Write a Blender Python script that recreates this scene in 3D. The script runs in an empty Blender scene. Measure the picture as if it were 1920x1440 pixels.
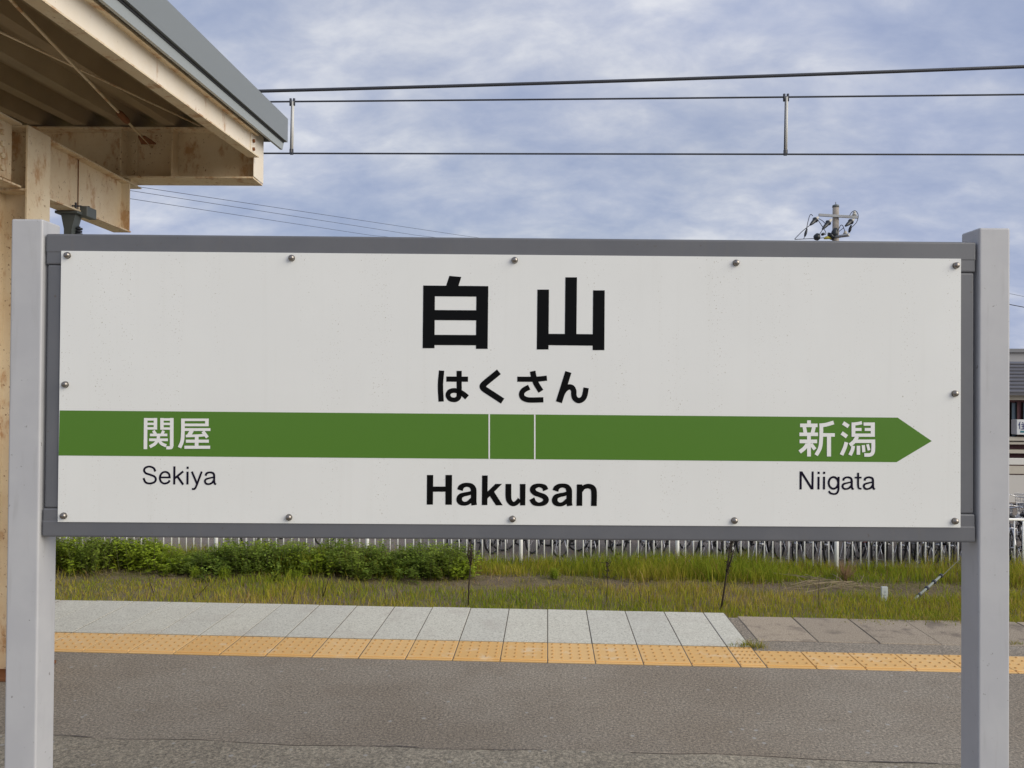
import bpy, bmesh, math, random
import numpy as np
from mathutils import Vector, Matrix
R = math.radians
rng = random.Random(7)
nrg = np.random.default_rng(11)
sc = bpy.context.scene
C = sc.collection

# ------------------------------------------------------------------ camera
F, YAW, ROLL, PITCH, EYE = 1500.0, R(2.56), 0.0075, 15/1500.0, 1.69
cd = bpy.data.cameras.new('camera'); cam = bpy.data.objects.new('camera', cd); C.objects.link(cam)
cd.sensor_width = 36.0; cd.lens = 36.0*F/1920.0; cd.clip_start = 0.05; cd.clip_end = 3000
cam.matrix_world = (Matrix.Translation((0, 0, EYE)) @ Matrix.Rotation(YAW, 4, 'Z')
                    @ Matrix.Rotation(R(90)+PITCH, 4, 'X') @ Matrix.Rotation(ROLL, 4, 'Z'))
sc.camera = cam

# ------------------------------------------------------------------ sky, sun, exposure
SUN_EL, SUN_AZ = R(27), R(119)          # azimuth clockwise from +Y (the far side of the track)
sun_dir = Vector((math.sin(SUN_AZ)*math.cos(SUN_EL), math.cos(SUN_AZ)*math.cos(SUN_EL), math.sin(SUN_EL)))
w = bpy.data.worlds.new('World'); sc.world = w; w.use_nodes = True
nt = w.node_tree; N = nt.nodes; L = nt.links; N.clear()
def nd(t, **kw):
    n = N.new(t)
    for k, v in kw.items(): setattr(n, k, v)
    return n
out = nd('ShaderNodeOutputWorld')
sky = nd('ShaderNodeTexSky', sky_type='NISHITA', sun_disc=False, sun_elevation=SUN_EL, sun_rotation=SUN_AZ)
sky.air_density = 1.0; sky.dust_density = 1.5
bgs = nd('ShaderNodeBackground'); bgs.inputs['Strength'].default_value = 0.05
L.new(sky.outputs[0], bgs.inputs['Color'])
geo = nd('ShaderNodeTexCoord')
sep = nd('ShaderNodeSeparateXYZ'); L.new(geo.outputs['Generated'], sep.inputs[0])
zc = nd('ShaderNodeMath', operation='MAXIMUM'); L.new(sep.outputs['Z'], zc.inputs[0]); zc.inputs[1].default_value = 0.0
za = nd('ShaderNodeMath', operation='ADD'); L.new(zc.outputs[0], za.inputs[0]); za.inputs[1].default_value = 0.42
dx = nd('ShaderNodeMath', operation='DIVIDE'); L.new(sep.outputs['X'], dx.inputs[0]); L.new(za.outputs[0], dx.inputs[1])
dy = nd('ShaderNodeMath', operation='DIVIDE'); L.new(sep.outputs['Y'], dy.inputs[0]); L.new(za.outputs[0], dy.inputs[1])
cmb = nd('ShaderNodeCombineXYZ'); L.new(dx.outputs[0], cmb.inputs[0]); L.new(dy.outputs[0], cmb.inputs[1])
def wnoise(scale, detail, rough, dist, rot, sclx, scly, offs):
    mp = nd('ShaderNodeMapping'); mp.inputs['Rotation'].default_value = (0, 0, R(rot))
    mp.inputs['Scale'].default_value = (sclx, scly, 1); mp.inputs['Location'].default_value = offs
    L.new(cmb.outputs[0], mp.inputs['Vector'])
    n = nd('ShaderNodeTexNoise'); n.inputs['Scale'].default_value = scale; n.inputs['Detail'].default_value = detail
    n.inputs['Roughness'].default_value = rough; n.inputs['Distortion'].default_value = dist
    L.new(mp.outputs[0], n.inputs['Vector']); return n
n1 = wnoise(1.9, 6, .54, .2, 14, .88, 1.15, (3.1, 1.7, 0))      # broad banks
n2 = wnoise(9.5, 9, .58, .2, 12, .82, 1.2, (7.4, 2.2, 0))        # rolls and ripples
n3 = wnoise(1.3, 3, .5, .2, 5, .8, 1.0, (1.3, 9.1, 0))          # thin spots
mixn = nd('ShaderNodeMath', operation='MULTIPLY_ADD'); L.new(n2.outputs['Fac'], mixn.inputs[0]); mixn.inputs[1].default_value = .42
mm = nd('ShaderNodeMath', operation='MULTIPLY'); L.new(n1.outputs['Fac'], mm.inputs[0]); mm.inputs[1].default_value = .58
L.new(mm.outputs[0], mixn.inputs[2])
cr = nd('ShaderNodeValToRGB'); L.new(mixn.outputs[0], cr.inputs[0])
e = cr.color_ramp; e.interpolation = 'B_SPLINE'
e.elements[0].position = .34; e.elements[0].color = (.176, .212, .318, 1)
e.elements[1].position = .65; e.elements[1].color = (.450, .458, .482, 1)
k = e.elements.new(.46); k.color = (.236, .268, .362, 1)
k = e.elements.new(.56); k.color = (.318, .338, .402, 1)
bgc = nd('ShaderNodeBackground'); bgc.inputs['Strength'].default_value = 1.0
L.new(cr.outputs[0], bgc.inputs['Color'])
cov = nd('ShaderNodeMapRange'); L.new(n3.outputs['Fac'], cov.inputs['Value'])
cov.inputs['From Min'].default_value = .35; cov.inputs['From Max'].default_value = .6
cov.inputs['To Min'].default_value = .74; cov.inputs['To Max'].default_value = .97
ms = nd('ShaderNodeMixShader'); L.new(cov.outputs[0], ms.inputs[0]); L.new(bgs.outputs[0], ms.inputs[1]); L.new(bgc.outputs[0], ms.inputs[2])
L.new(ms.outputs[0], out.inputs[0])

sl = bpy.data.lights.new('sun', 'SUN'); sl.energy = 1.5; sl.angle = R(50); sl.color = (1.0, .925, .79)
so = bpy.data.objects.new('sun', sl); C.objects.link(so)
so.rotation_euler = sun_dir.to_track_quat('Z', 'Y').to_euler()
sc.view_settings.view_transform = 'Standard'; sc.view_settings.look = 'None'
sc.view_settings.exposure = 0.88; sc.view_settings.gamma = 1.0; sc.view_settings.use_curve_mapping = False

# ------------------------------------------------------------------ pixel -> ray helpers
def ray(px, py):
    x = (px-960)/F; y = (720-py)/F
    c, s = math.cos(ROLL), math.sin(ROLL)
    v = Vector((x*c-y*s, 1.0, x*s+y*c))
    return Matrix.Rotation(YAW, 3, 'Z') @ (Matrix.Rotation(PITCH, 3, 'X') @ v)
E0 = Vector((0, 0, EYE))
def onZ(px, py, z): r = ray(px, py); return E0 + r*((z-EYE)/r.z)
def onY(px, py, y): r = ray(px, py); return E0 + r*(y/r.y)

# ------------------------------------------------------------------ materials
def mat(name, col=(.5, .5, .5), rough=.6, metal=0.0, spec=.5):
    m = bpy.data.materials.new(name); m.use_nodes = True
    b = m.node_tree.nodes['Principled BSDF']
    b.inputs['Base Color'].default_value = (*col, 1); b.inputs['Roughness'].default_value = rough
    b.inputs['Metallic'].default_value = metal; b.inputs['Specular IOR Level'].default_value = spec
    return m
class MT:
    """small node helper for one material"""
    def __init__(s, name, rough=.6, metal=0, spec=.5):
        s.m = mat(name, rough=rough, metal=metal, spec=spec); s.t = s.m.node_tree; s.b = s.t.nodes['Principled BSDF']
        s.tc = s.t.nodes.new('ShaderNodeTexCoord')
        gm = s.t.nodes.new('ShaderNodeNewGeometry'); s.pos = gm.outputs['Position']
        s.obj = s.tc.outputs['Object']
    def n(s, t, **kw):
        n = s.t.nodes.new(t)
        for k, v in kw.items(): setattr(n, k, v)
        return n
    def noise(s, scale, detail=4, rough=.55, vec=None, stretch=None, dist=0):
        v = vec or s.pos
        if stretch:
            mp = s.n('ShaderNodeMapping'); mp.inputs['Scale'].default_value = stretch; s.t.links.new(v, mp.inputs[0]); v = mp.outputs[0]
        n = s.n('ShaderNodeTexNoise'); n.inputs['Scale'].default_value = scale; n.inputs['Detail'].default_value = detail
        n.inputs['Roughness'].default_value = rough; n.inputs['Distortion'].default_value = dist
        s.t.links.new(v, n.inputs['Vector']); return n.outputs['Fac']
    def vor(s, scale, vec=None):
        n = s.n('ShaderNodeTexVoronoi'); n.inputs['Scale'].default_value = scale
        s.t.links.new(vec or s.pos, n.inputs['Vector']); return n
    def ramp(s, fac, *stops):
        r = s.n('ShaderNodeValToRGB'); s.t.links.new(fac, r.inputs[0]); el = r.color_ramp.elements
        while len(el) < len(stops): el.new(.5)
        for q, (p, c) in zip(el, stops):
            q.position = p; q.color = (*c, 1) if len(c) == 3 else c
        return r.outputs[0]
    def mask(s, fac, a, b):
        r = s.n('ShaderNodeMapRange', interpolation_type='SMOOTHSTEP'); s.t.links.new(fac, r.inputs[0])
        r.inputs[1].default_value = a; r.inputs[2].default_value = b; return r.outputs[0]
    def mix(s, fac, a, b, mode='MIX'):
        n = s.n('ShaderNodeMix', data_type='RGBA', blend_type=mode)
        for sock, v in ((n.inputs[0], fac), (n.inputs[6], a), (n.inputs[7], b)):
            if isinstance(v, bpy.types.NodeSocket): s.t.links.new(v, sock)
            elif isinstance(v, tuple): sock.default_value = (*v, 1)
            else: sock.default_value = v
        return n.outputs[2]
    def mul(s, a, b):
        n = s.n('ShaderNodeMath', operation='MULTIPLY')
        for sock, v in ((n.inputs[0], a), (n.inputs[1], b)):
            if isinstance(v, bpy.types.NodeSocket): s.t.links.new(v, sock)
            else: sock.default_value = v
        return n.outputs[0]
    def col(s, c): s.t.links.new(c, s.b.inputs['Base Color'])
    def rgh(s, c): s.t.links.new(c, s.b.inputs['Roughness'])
    def bump(s, h, strength=.3, dist=.01):
        b = s.n('ShaderNodeBump'); b.inputs['Strength'].default_value = strength; b.inputs['Distance'].default_value = dist
        s.t.links.new(h, b.inputs['Height']); s.t.links.new(b.outputs[0], s.b.inputs['Normal'])
    def rnd(s):
        return s.n('ShaderNodeObjectInfo').outputs['Random']

def m_asphalt(name, a, b, c, grain, light):
    t = MT(name, rough=.9, spec=.25)
    g1 = t.noise(grain, 5, .85); g2 = t.noise(.8, 5, .6); g3 = t.noise(5, 4, .6)
    base = t.mix(t.mask(g2, .34, .66), a, b)
    base = t.mix(t.mul(t.mask(g3, .48, .75), .35), base, c)
    gg = t.ramp(g1, (.30, (.25, .25, .25)), (.5, (1, 1, 1)), (.68, (2.05, 2.0, 1.93)))
    base = t.mix(1.0, base, gg, 'MULTIPLY')
    v = t.vor(grain*.42); rnd = t.n('ShaderNodeSeparateColor'); t.t.links.new(v.outputs['Color'], rnd.inputs[0])
    sel = t.mask(rnd.outputs[0], light, light+.01); near = t.mask(v.outputs['Distance'], .38, .25)
    base = t.mix(t.mul(sel, near), base, (.40, .38, .34))
    t.col(base); t.bump(g1, .8, .008); return t.m
M_ASPH = m_asphalt('asphalt_brown', (.250, .212, .164), (.300, .264, .212), (.205, .172, .132), 72, .975)
M_ASPH2 = m_asphalt('asphalt_coarse', (.318, .285, .222), (.272, .240, .186), (.210, .182, .140), 66, .94)
M_ASPH3 = m_asphalt('asphalt_lot', (.17, .142, .12), (.20, .172, .145), (.13, .112, .095), 60, .99)

def m_slab():
    t = MT('granite_concrete', rough=.8, spec=.3)
    g = t.noise(95, 3, .75); g2 = t.noise(3.2, 4, .6); r = t.rnd()
    c = t.ramp(g, (.3, (.25, .235, .185)), (.43, (.565, .545, .455)), (.57, (.665, .645, .545)), (.72, (.79, .77, .66)))
    c = t.mix(t.mul(t.mask(g2, .5, .75), .35), c, (.43, .37, .31))
    tint = t.ramp(r, (0, (.94, .945, .955)), (.5, (.98, .98, .98)), (1, (1.02, 1.015, 1.0)))
    t.col(t.mix(1.0, c, tint, 'MULTIPLY')); t.bump(g, .25, .004); return t.m
M_SLAB = m_slab()
def m_old():
    t = MT('old_concrete', rough=.9, spec=.2)
    g = t.noise(110, 3, .7); g2 = t.noise(4, 5, .65); r = t.rnd()
    c = t.ramp(g, (.3, (.21, .172, .128)), (.5, (.37, .31, .235)), (.72, (.51, .44, .35)))
    c = t.mix(t.mul(t.mask(g2, .5, .66), .75), c, (.17, .142, .115))
    tint = t.ramp(r, (0, (.82, .82, .82)), (1, (1.12, 1.1, 1.07)))
    t.col(t.mix(1.0, c, tint, 'MULTIPLY')); t.bump(g, .6, .006); return t.m
M_OLD = m_old()
def m_yellow():
    t = MT('tactile_yellow', rough=.7, spec=.3)
    g = t.noise(6, 5, .65); g2 = t.noise(70, 3, .7); r = t.rnd()
    tint = t.ramp(r, (0, (.74, .445, .155)), (1, (.80, .515, .215)))
    c = t.mix(t.mul(t.mask(g, .54, .72), .7), tint, (.78, .62, .40))
    c = t.mix(t.mul(t.mask(g2, .55, .75), .25), c, (.50, .27, .075))
    t.col(c); t.bump(g2, .15, .003); return t.m
M_YEL = m_yellow()
M_DOME = mat('tactile_dome_brown', (.54, .30, .095), .75)  # domes one browner tone than the tile

def m_sheet():
    t = MT('sign_enamel_white', rough=.16, spec=.45)
    g = t.noise(3, 4, .6, vec=t.obj); g2 = t.noise(170, 2, .6, vec=t.obj); g3 = t.noise(2.2, 3, .6, vec=t.obj, stretch=(6, 1, .35))
    c = t.mix(t.mask(g, .35, .7), (.765, .775, .755), (.785, .795, .775))
    c = t.mix(t.mul(t.mask(g2, .635, .70), t.mask(g3, .44, .66)), c, (.42, .39, .33))
    st_ = t.noise(9, 4, .65, vec=t.obj, stretch=(3.5, 1, .12)); c = t.mix(t.mul(t.mask(st_, .5, .8), .05), c, (.40, .37, .30))
    t.col(c); t.rgh(t.ramp(g2, (.3, (.13,)*3), (.8, (.24,)*3)))
    t.bump(t.noise(120, 2, .5, vec=t.obj), .035, .001); return t.m
M_PANEL = m_sheet()
M_GREEN = mat('sign_vinyl_green', (.083, .200, .022), .25)
M_BLACK = mat('sign_vinyl_black', (.004, .004, .004), .3, 0, .12)
M_NAVY = mat('sign_vinyl_navy', (.008, .006, .018), .3, 0, .12)
M_LETW = mat('sign_vinyl_white', (.80, .80, .785), .3)
def m_paint(name, a, b, rough):
    t = MT(name, rough=rough, spec=.45)
    g = t.noise(5, 4, .6, vec=t.obj); g2 = t.noise(260, 2, .5, vec=t.obj); g3 = t.noise(30, 3, .6, vec=t.obj, stretch=(1, 1, .12))
    c = t.mix(t.mask(g, .35, .65), a, b); c = t.mix(t.mul(t.mask(g3, .55, .78), .18), c, (.17, .155, .13))
    sp = t.mul(t.mask(t.noise(55, 3, .6, vec=t.obj), .70, .74), .6); c = t.mix(sp, c, (.10, .085, .07)); t.col(c); t.bump(g2, .05, .001); return t.m
M_POST = m_paint('post_grey_paint', (.44, .445, .465), (.475, .48, .495), .45)
M_FRAME = m_paint('frame_dark_grey_paint', (.122, .127, .142), (.135, .139, .152), .42)
M_STEEL = mat('stainless', (.30, .275, .25), .34, 1.0)
def m_cream(name, rust, a=(.70, .555, .365), b=(.79, .68, .50)):
    t = MT(name, rough=.5, spec=.4)
    g = t.noise(2.6, 6, .65); g2 = t.noise(48, 4, .7); g3 = t.noise(7, 5, .7, stretch=(1, 1, .5))
    c = t.mix(t.mask(g, .3, .7), a, b)
    c = t.mix(t.mul(t.mask(g3, .60-rust, .74-rust), .75), c, (.46, .235, .09))
    sp = t.mul(t.mask(g2, .66-rust*.6, .72-rust*.5), t.mask(t.noise(3.1, 3, .6), .38, .6))
    c = t.mix(sp, c, (.20, .085, .03))
    t.col(c); t.rgh(t.ramp(g2, (.4, (.42,)*3), (.7, (.8,)*3))); t.bump(g2, .2, .003); return t.m
M_CREAM_SUNLIT = m_cream('cream_paint_sunlit_light_rust', .0, (.80, .71, .57), (.84, .77, .66))  # paler base puts the sunlight on gable rafter and plates into the colour
M_RUSTY = m_cream('cream_paint_rusty', .085)
M_RUST = mat('rust', (.19, .08, .035), .9, 0, .2)
def m_deck():
    t = MT('roof_sheet_underside', rough=.6)
    g = t.noise(2, 5, .6); t.col(t.mix(t.mask(g, .35, .7), (.29, .215, .125), (.36, .275, .165))); return t.m
M_DECK = m_deck()
M_FASC = mat('fascia_blue_grey', (.215, .237, .245), .45)
M_FASC2 = mat('flashing_blue_grey', (.33, .36, .36), .45)
M_GROOVE_SHADE = mat('groove_shade_paint', (.03, .032, .035), .8)
M_GREYM = mat('bracket_grey', (.10, .115, .115), .5)
M_WIRE = mat('wire_dark', (.035, .04, .055), .6)
M_WIRE2 = mat('insulated_cable_dark', (.045, .05, .065), .5)
M_DROP = mat('dropper_galvanised', (.62, .61, .57), .5)
M_WHITE = mat('fence_white_paint', (.84, .84, .81), .45)
def m_vcol(name, rough=.8, trans=.45):
    m = mat(name, rough=rough, spec=.08); t = m.node_tree; b = t.nodes['Principled BSDF']
    a = t.nodes.new('ShaderNodeAttribute'); a.attribute_name = 'Col'; t.links.new(a.outputs['Color'], b.inputs['Base Color'])
    tr = t.nodes.new('ShaderNodeBsdfTranslucent'); t.links.new(a.outputs['Color'], tr.inputs[0])
    mx = t.nodes.new('ShaderNodeMixShader'); mx.inputs[0].default_value = trans
    t.links.new(b.outputs[0], mx.inputs[1]); t.links.new(tr.outputs[0], mx.inputs[2])
    t.links.new(mx.outputs[0], t.nodes['Material Output'].inputs[0]); return m
M_GRASS = m_vcol('grass_blades'); M_LEAF = m_vcol('weed_leaves')
def m_ground():
    t = MT('earth', rough=.95, spec=.15)
    g = t.noise(1.1, 6, .65); g2 = t.noise(26, 4, .7)
    c = t.mix(t.mask(g, .4, .62), (.20, .155, .105), (.165, .145, .065))
    c = t.mix(1.0, c, t.ramp(g2, (.3, (.55,)*3), (.5, (1,)*3), (.72, (1.6, 1.5, 1.35))), 'MULTIPLY')
    t.col(c); t.bump(g2, .8, .03); return t.m
M_GROUND = m_ground()
M_STALK = mat('dry_stem', (.045, .030, .018), .9)
M_STRAW = mat('straw', (.30, .24, .14), .9)

# ------------------------------------------------------------------ mesh helpers
class MB:
    def __init__(s): s.bm = bmesh.new()
    def box(s, x0, x1, y0, y1, z0, z1, bevel=0, seg=2, mi=0):
        b = bmesh.new()
        bmesh.ops.create_cube(b, size=1)
        for v in b.verts: v.co = Vector((x0+(v.co.x+.5)*(x1-x0), y0+(v.co.y+.5)*(y1-y0), z0+(v.co.z+.5)*(z1-z0)))
        if bevel: bmesh.ops.bevel(b, geom=list(b.edges), offset=bevel, segments=seg, profile=.5, affect='EDGES')
        for f in b.faces: f.material_index = mi
        me = bpy.data.meshes.new('t'); b.to_mesh(me); b.free(); s.bm.from_mesh(me); bpy.data.meshes.remove(me); return s
    def poly(s, pts, mi=0):
        vs = [s.bm.verts.new(p) for p in pts]; f = s.bm.faces.new(vs); f.material_index = mi; return s
    def prism(s, pts, d, mi=0):
        """extrude polygon pts (list of Vector) by vector d"""
        d = Vector(d); a = [s.bm.verts.new(p) for p in pts]; b = [s.bm.verts.new(Vector(p)+d) for p in pts]
        fs = [s.bm.faces.new(a), s.bm.faces.new(b[::-1])]
        for i in range(len(a)): j = (i+1) % len(a); fs.append(s.bm.faces.new((a[i], b[i], b[j], a[j])))
        for f in fs: f.material_index = mi
        return s
    def tube(s, pts, r, n=8, cap=True, mi=0, closed=False):
        pts = [Vector(p) for p in pts]; rs = r if isinstance(r, (list, tuple)) else [r]*len(pts)
        rings = []; up = None
        for i, p in enumerate(pts):
            a = pts[i-1] if (i > 0 or closed) else p; b = pts[(i+1) % len(pts)] if (i < len(pts)-1 or closed) else p
            t = (b-a).normalized()
            if up is None:
                up = Vector((0, 0, 1)) if abs(t.z) < .9 else Vector((1, 0, 0))
            x = t.cross(up)
            if x.length < 1e-5: x = t.cross(Vector((0, 1, 0)))
            x.normalize(); y = x.cross(t).normalized(); up = y
            rings.append([s.bm.verts.new(p + x*(math.cos(q)*rs[i]) + y*(math.sin(q)*rs[i])) for q in [2*math.pi*k/n for k in range(n)]])
        m = len(rings)
        for i in range(m if closed else m-1):
            A, B = rings[i], rings[(i+1) % m]
            for k in range(n):
                f = s.bm.faces.new((A[k], A[(k+1) % n], B[(k+1) % n], B[k])); f.smooth = True; f.material_index = mi
        if cap and not closed:
            for rg in (rings[0][::-1], rings[-1]):
                f = s.bm.faces.new(rg); f.material_index = mi
        return s
    def build(s, name, mats, parent=None, smooth=False, loc=None):
        bmesh.ops.recalc_face_normals(s.bm, faces=list(s.bm.faces))
        me = bpy.data.meshes.new(name); s.bm.to_mesh(me); s.bm.free()
        for m in (mats if isinstance(mats, (list, tuple)) else [mats]): me.materials.append(m)
        if smooth:
            for p in me.polygons: p.use_smooth = True
        o = bpy.data.objects.new(name, me); C.objects.link(o); o.parent = parent
        if loc: o.location = loc
        return o
def tag(o, label=None, cat=None, group=None, kind=None):
    if label: o['label'] = label
    if cat: o['category'] = cat
    if group: o['group'] = group
    if kind: o['kind'] = kind
    return o
def empty(name, loc=(0, 0, 0), rz=0, **kw):
    o = bpy.data.objects.new(name, None); C.objects.link(o); o.location = loc; o.rotation_euler = (0, 0, rz)
    o.empty_display_size = .1; return tag(o, **kw)
def copy_tree(o, parent=None):
    c = o.copy(); C.objects.link(c); c.parent = parent
    for ch in list(o.children): copy_tree(ch, c)
    return c
def inst(name, me, parent, loc, rot=(0, 0, 0), scale=(1, 1, 1)):
    o = bpy.data.objects.new(name, me); C.objects.link(o); o.parent = parent
    o.location = loc; o.rotation_euler = rot; o.scale = scale; return o
def raw_mesh(name, verts, faces_len, loops, cols, m):
    me = bpy.data.meshes.new(name)
    me.vertices.add(len(verts)); me.vertices.foreach_set('co', verts.astype(np.float32).ravel())
    me.loops.add(len(loops)); me.loops.foreach_set('vertex_index', loops.astype(np.int32))
    me.polygons.add(len(faces_len)); st = np.concatenate(([0], np.cumsum(faces_len)[:-1]))
    me.polygons.foreach_set('loop_start', st.astype(np.int32))
    me.update(calc_edges=True); me.validate()
    a = me.color_attributes.new('Col', 'FLOAT_COLOR', 'POINT')
    a.data.foreach_set('color', np.concatenate([cols, np.ones((len(cols), 1))], 1).astype(np.float32).ravel())
    me.materials.append(m); return me

GZ = -1.5      # ground level beside the track, platform top is z = 0
# ================================================================== SETTING
g = MB(); g.poly([(-900, -900, GZ), (900, -900, GZ), (900, 1500, GZ), (-900, 1500, GZ)])
ground = tag(g.build('ground', M_GROUND), kind='structure')
g = MB(); g.poly([(-60, 15.05, GZ+.012), (60, 15.05, GZ+.012), (60, 60, GZ+.012), (-60, 60, GZ+.012)])
tag(g.build('parking_lot', M_ASPH3), kind='structure')

platform = MB()
platform.box(-40, 40, -7, 6.12, GZ-.2, -.045)
platform = tag(platform.build('platform', M_OLD), kind='structure')
a = MB(); a.box(-40, 40, -7, 5.017, -.044, 0)
a.build('asphalt_paving', M_ASPH, platform)
# coarser, older asphalt nearer the sign with a ragged seam
pts = []
xs = np.linspace(-9, 9, 181)
for i, x in enumerate(xs):
    y = 3.78 - .012*max(0, x-.3)*2 + .012*math.sin(x*1.7) + .008*math.sin(x*7.3+1) + rng.uniform(-.006, .006)
    pts.append((x, y, .006))
a = MB(); bm = a.bm
top = [bm.verts.new(p) for p in pts]; low = [bm.verts.new((p[0], -7, .006)) for p in pts]; dn = [bm.verts.new((p[0], p[1]+.012, -.003)) for p in pts]
for i in range(len(pts)-1):
    bm.faces.new((top[i], top[i+1], low[i+1], low[i])); bm.faces.new((dn[i], dn[i+1], top[i+1], top[i]))
a.build('asphalt_patch', M_ASPH2, platform)
# the tarry seam between both
a = MB(); bm = a.bm
for i in range(len(pts)-1):
    if math.sin(i*.57)+math.sin(i*.21+1) > 1.25: continue
    w0 = max(.002, .004+.006*math.sin(i*.31)+.005*math.sin(i*.83+2)+rng.uniform(-.003, .004))
    p, q = pts[i], pts[i+1]
    a.poly([(p[0], p[1]+.006, .0075), (q[0], q[1]+.006, .0075), (q[0], q[1]+.008+w0, .0035), (p[0], p[1]+.008+w0, .0035)])
a.build('asphalt_seam', mat('tar', (.13, .108, .088), .9), platform)

a = MB(); a.poly([(-8, 5.412, .0032), (1.37, 5.412, .0032), (1.37, 6.215, .0032), (-8, 6.215, .0032)]); a.poly([(-8, 5.02, .0018), (1.375, 5.02, .0018), (1.375, 5.411, .0018), (-8, 5.411, .0018)]); a.poly([(1.38, 5.02, -.0045), (12, 5.02, -.0045), (12, 6.14, -.0045), (1.38, 6.14, -.0045)])
a.build('joint_mortar', mat('mortar_dark', (.13, .112, .09), .95), platform)
# concrete edge slabs
def slab_mesh(name, wx, wy, h, bev, m):
    b = MB(); b.box(-wx/2, wx/2, -wy/2, wy/2, -h, 0, bev, 1); o = b.build(name, m); me = o.data
    bpy.data.objects.remove(o); return me
PITCHX, X0 = .2985, .011
sm = slab_mesh('concrete_slab', PITCHX-.007, .815, .05, .0012, M_SLAB)
for i in range(-26, 4):
    x = X0 + PITCHX*(i+.5)
    inst('concrete_slab', sm, platform, (x, 5.823, .006+rng.uniform(-.0015, .0015)), (rng.uniform(-.002, .002), rng.uniform(-.003, .003), 0))
xe = X0 + PITCHX*4
sm2 = slab_mesh('concrete_slab', 1.366-xe-.007, .815, .05, .003, M_SLAB)
inst('concrete_slab', sm2, platform, ((xe+1.366)/2, 5.823, .006))
# tactile paving: 5 x 5 domes and an inner line
def tactile_mesh(wx, wy, line, rows):
    b = MB(); b.box(-wx/2, wx/2, -wy/2, wy/2, -.05, 0, .002, 1)
    y0 = -wy/2
    if line:
        b.box(-wx/2+.004, wx/2-.004, y0+.026, y0+.046, -.001, .0055, .0025, 1)
    ys = y0 + (.085 if line else .03)
    stepy = (wy - (.115 if line else .06))/(rows-1)
    for r in range(rows):
        for c in range(5):
            cx = -wx/2 + wx*(c+.5)/5; cy = ys + r*stepy
            n = 8
            lo = [b.bm.verts.new((cx+  .0095*math.cos(2*math.pi*k/n), cy+.0095*math.sin(2*math.pi*k/n), -.0005)) for k in range(n)]
            hi = [b.bm.verts.new((cx+.0058*math.cos(2*math.pi*k/n), cy+.0058*math.sin(2*math.pi*k/n), .0055)) for k in range(n)]
            for k in range(n):
                f = b.bm.faces.new((lo[k], lo[(k+1) % n], hi[(k+1) % n], hi[k])); f.material_index = 1
            f = b.bm.faces.new(hi); f.material_index = 1
    o = b.build('tactile_block', [M_YEL, M_DOME]); me = o.data; bpy.data.objects.remove(o); return me
tm = tactile_mesh(PITCHX-.006, .386, True, 5)
for i in range(-26, 4):
    inst('tactile_block', tm, platform, (X0+PITCHX*(i+.5), 5.214, .004+rng.uniform(-.001, .001)), (0, rng.uniform(-.003, .003), 0))
xt = onZ(1440, 1254, 0).x
tmn = tactile_mesh(xt-xe-.006, .386, True, 5)
inst('tactile_block', tmn, platform, ((xe+xt)/2, 5.214, .004))
tm2 = tactile_mesh(.296, .318, True, 4)
for i in range(22):
    inst('tactile_block', tm2, platform, (xt+.302*(i+.5), 5.18, .003+rng.uniform(-.001, .001)), (0, rng.uniform(-.003, .003), 0))
a = MB(); a.box(1.38, 40, 5.342, 5.565, -.044, -.003)
a.build('asphalt_strip', M_ASPH, platform)
om = slab_mesh('old_slab', .404, .585, .06, .003, M_OLD)
xo = 1.45
for i in range(24):
    inst('old_slab', om, platform, (xo+.411*(i+.5), 5.865+rng.uniform(-.008, .008), .002+rng.uniform(-.004, .004)), (rng.uniform(-.004, .004), rng.uniform(-.008, .008), rng.uniform(-.006, .006)))
a = MB(); a.box(1.372, 1.446, 5.575, 6.13, -.044, -.0025); a.build('joint_fill', M_ASPH, platform)

# ================================================================== STATION SIGN
SA = R(3.0); SD = 2.5
SP = Vector((-math.sin(YAW)*SD, math.cos(YAW)*SD, 0))
su = Vector((math.cos(SA), math.sin(SA), 0)); sn = Vector((-math.sin(SA), math.cos(SA), 0))
def sg(px, py):
    r = ray(px, py); t = SP.dot(sn)/r.dot(sn); q = r*t
    return ((q-SP).dot(su), q.z+EYE)
sign = empty('station_sign', SP, SA, label='long white station name board with green arrow band in a grey frame', cat='sign')
for sx in (-1, 1):
    x0, x1 = (-1.562, -1.464) if sx < 0 else (1.464, 1.562)
    p = MB(); p.box(x0, x1, -.004, .096, 0, 2.2175, .006, 3); p.build('post', M_POST, sign)
    p = MB(); p.box(x0-.035, x1+.035, -.039, .131, .002, .014, .002, 1)
    for bx in (x0-.018, x1+.018):
        for by in (-.022, .114): p.tube([(bx, by, .012), (bx, by, .028)], .010, 6)
    p.build('base_plate', M_POST, sign)
FX, FZ0, FZ1 = 1.4595, 1.228, 2.174
def rail(name, x0, x1, z0, z1, yf=.003):
    p = MB(); p.box(x0, x1, yf, yf+.055, z0, z1, .007, 3); return p.build(name, M_FRAME, sign)
rail('frame_rail', -FX, FX, 2.112, FZ1); rail('frame_rail', -FX, FX, FZ0, 1.282)
p = MB(); p.box(-1.40, 1.40, .034, .05, 1.27, 2.12); p.build('back_plate', M_FRAME, sign)
for s in (-1, 1):
    a0, a1 = sorted((s*(FX-.006), s*1.395))
    p = MB(); p.box(a0, a1, .0055, .0555, 1.318, 2.077, .006, 3); p.build('frame_stile', M_FRAME, sign)
    for z0, z1 in ((FZ0+.006, 1.3175), (2.0775, FZ1-.006)):
        a0, a1 = sorted((s*(FX-.002), s*1.392))
        p = MB(); p.box(a0, a1, .0042, .054, z0, z1, .005, 2); p.build('corner_bracket', M_FRAME, sign)
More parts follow.
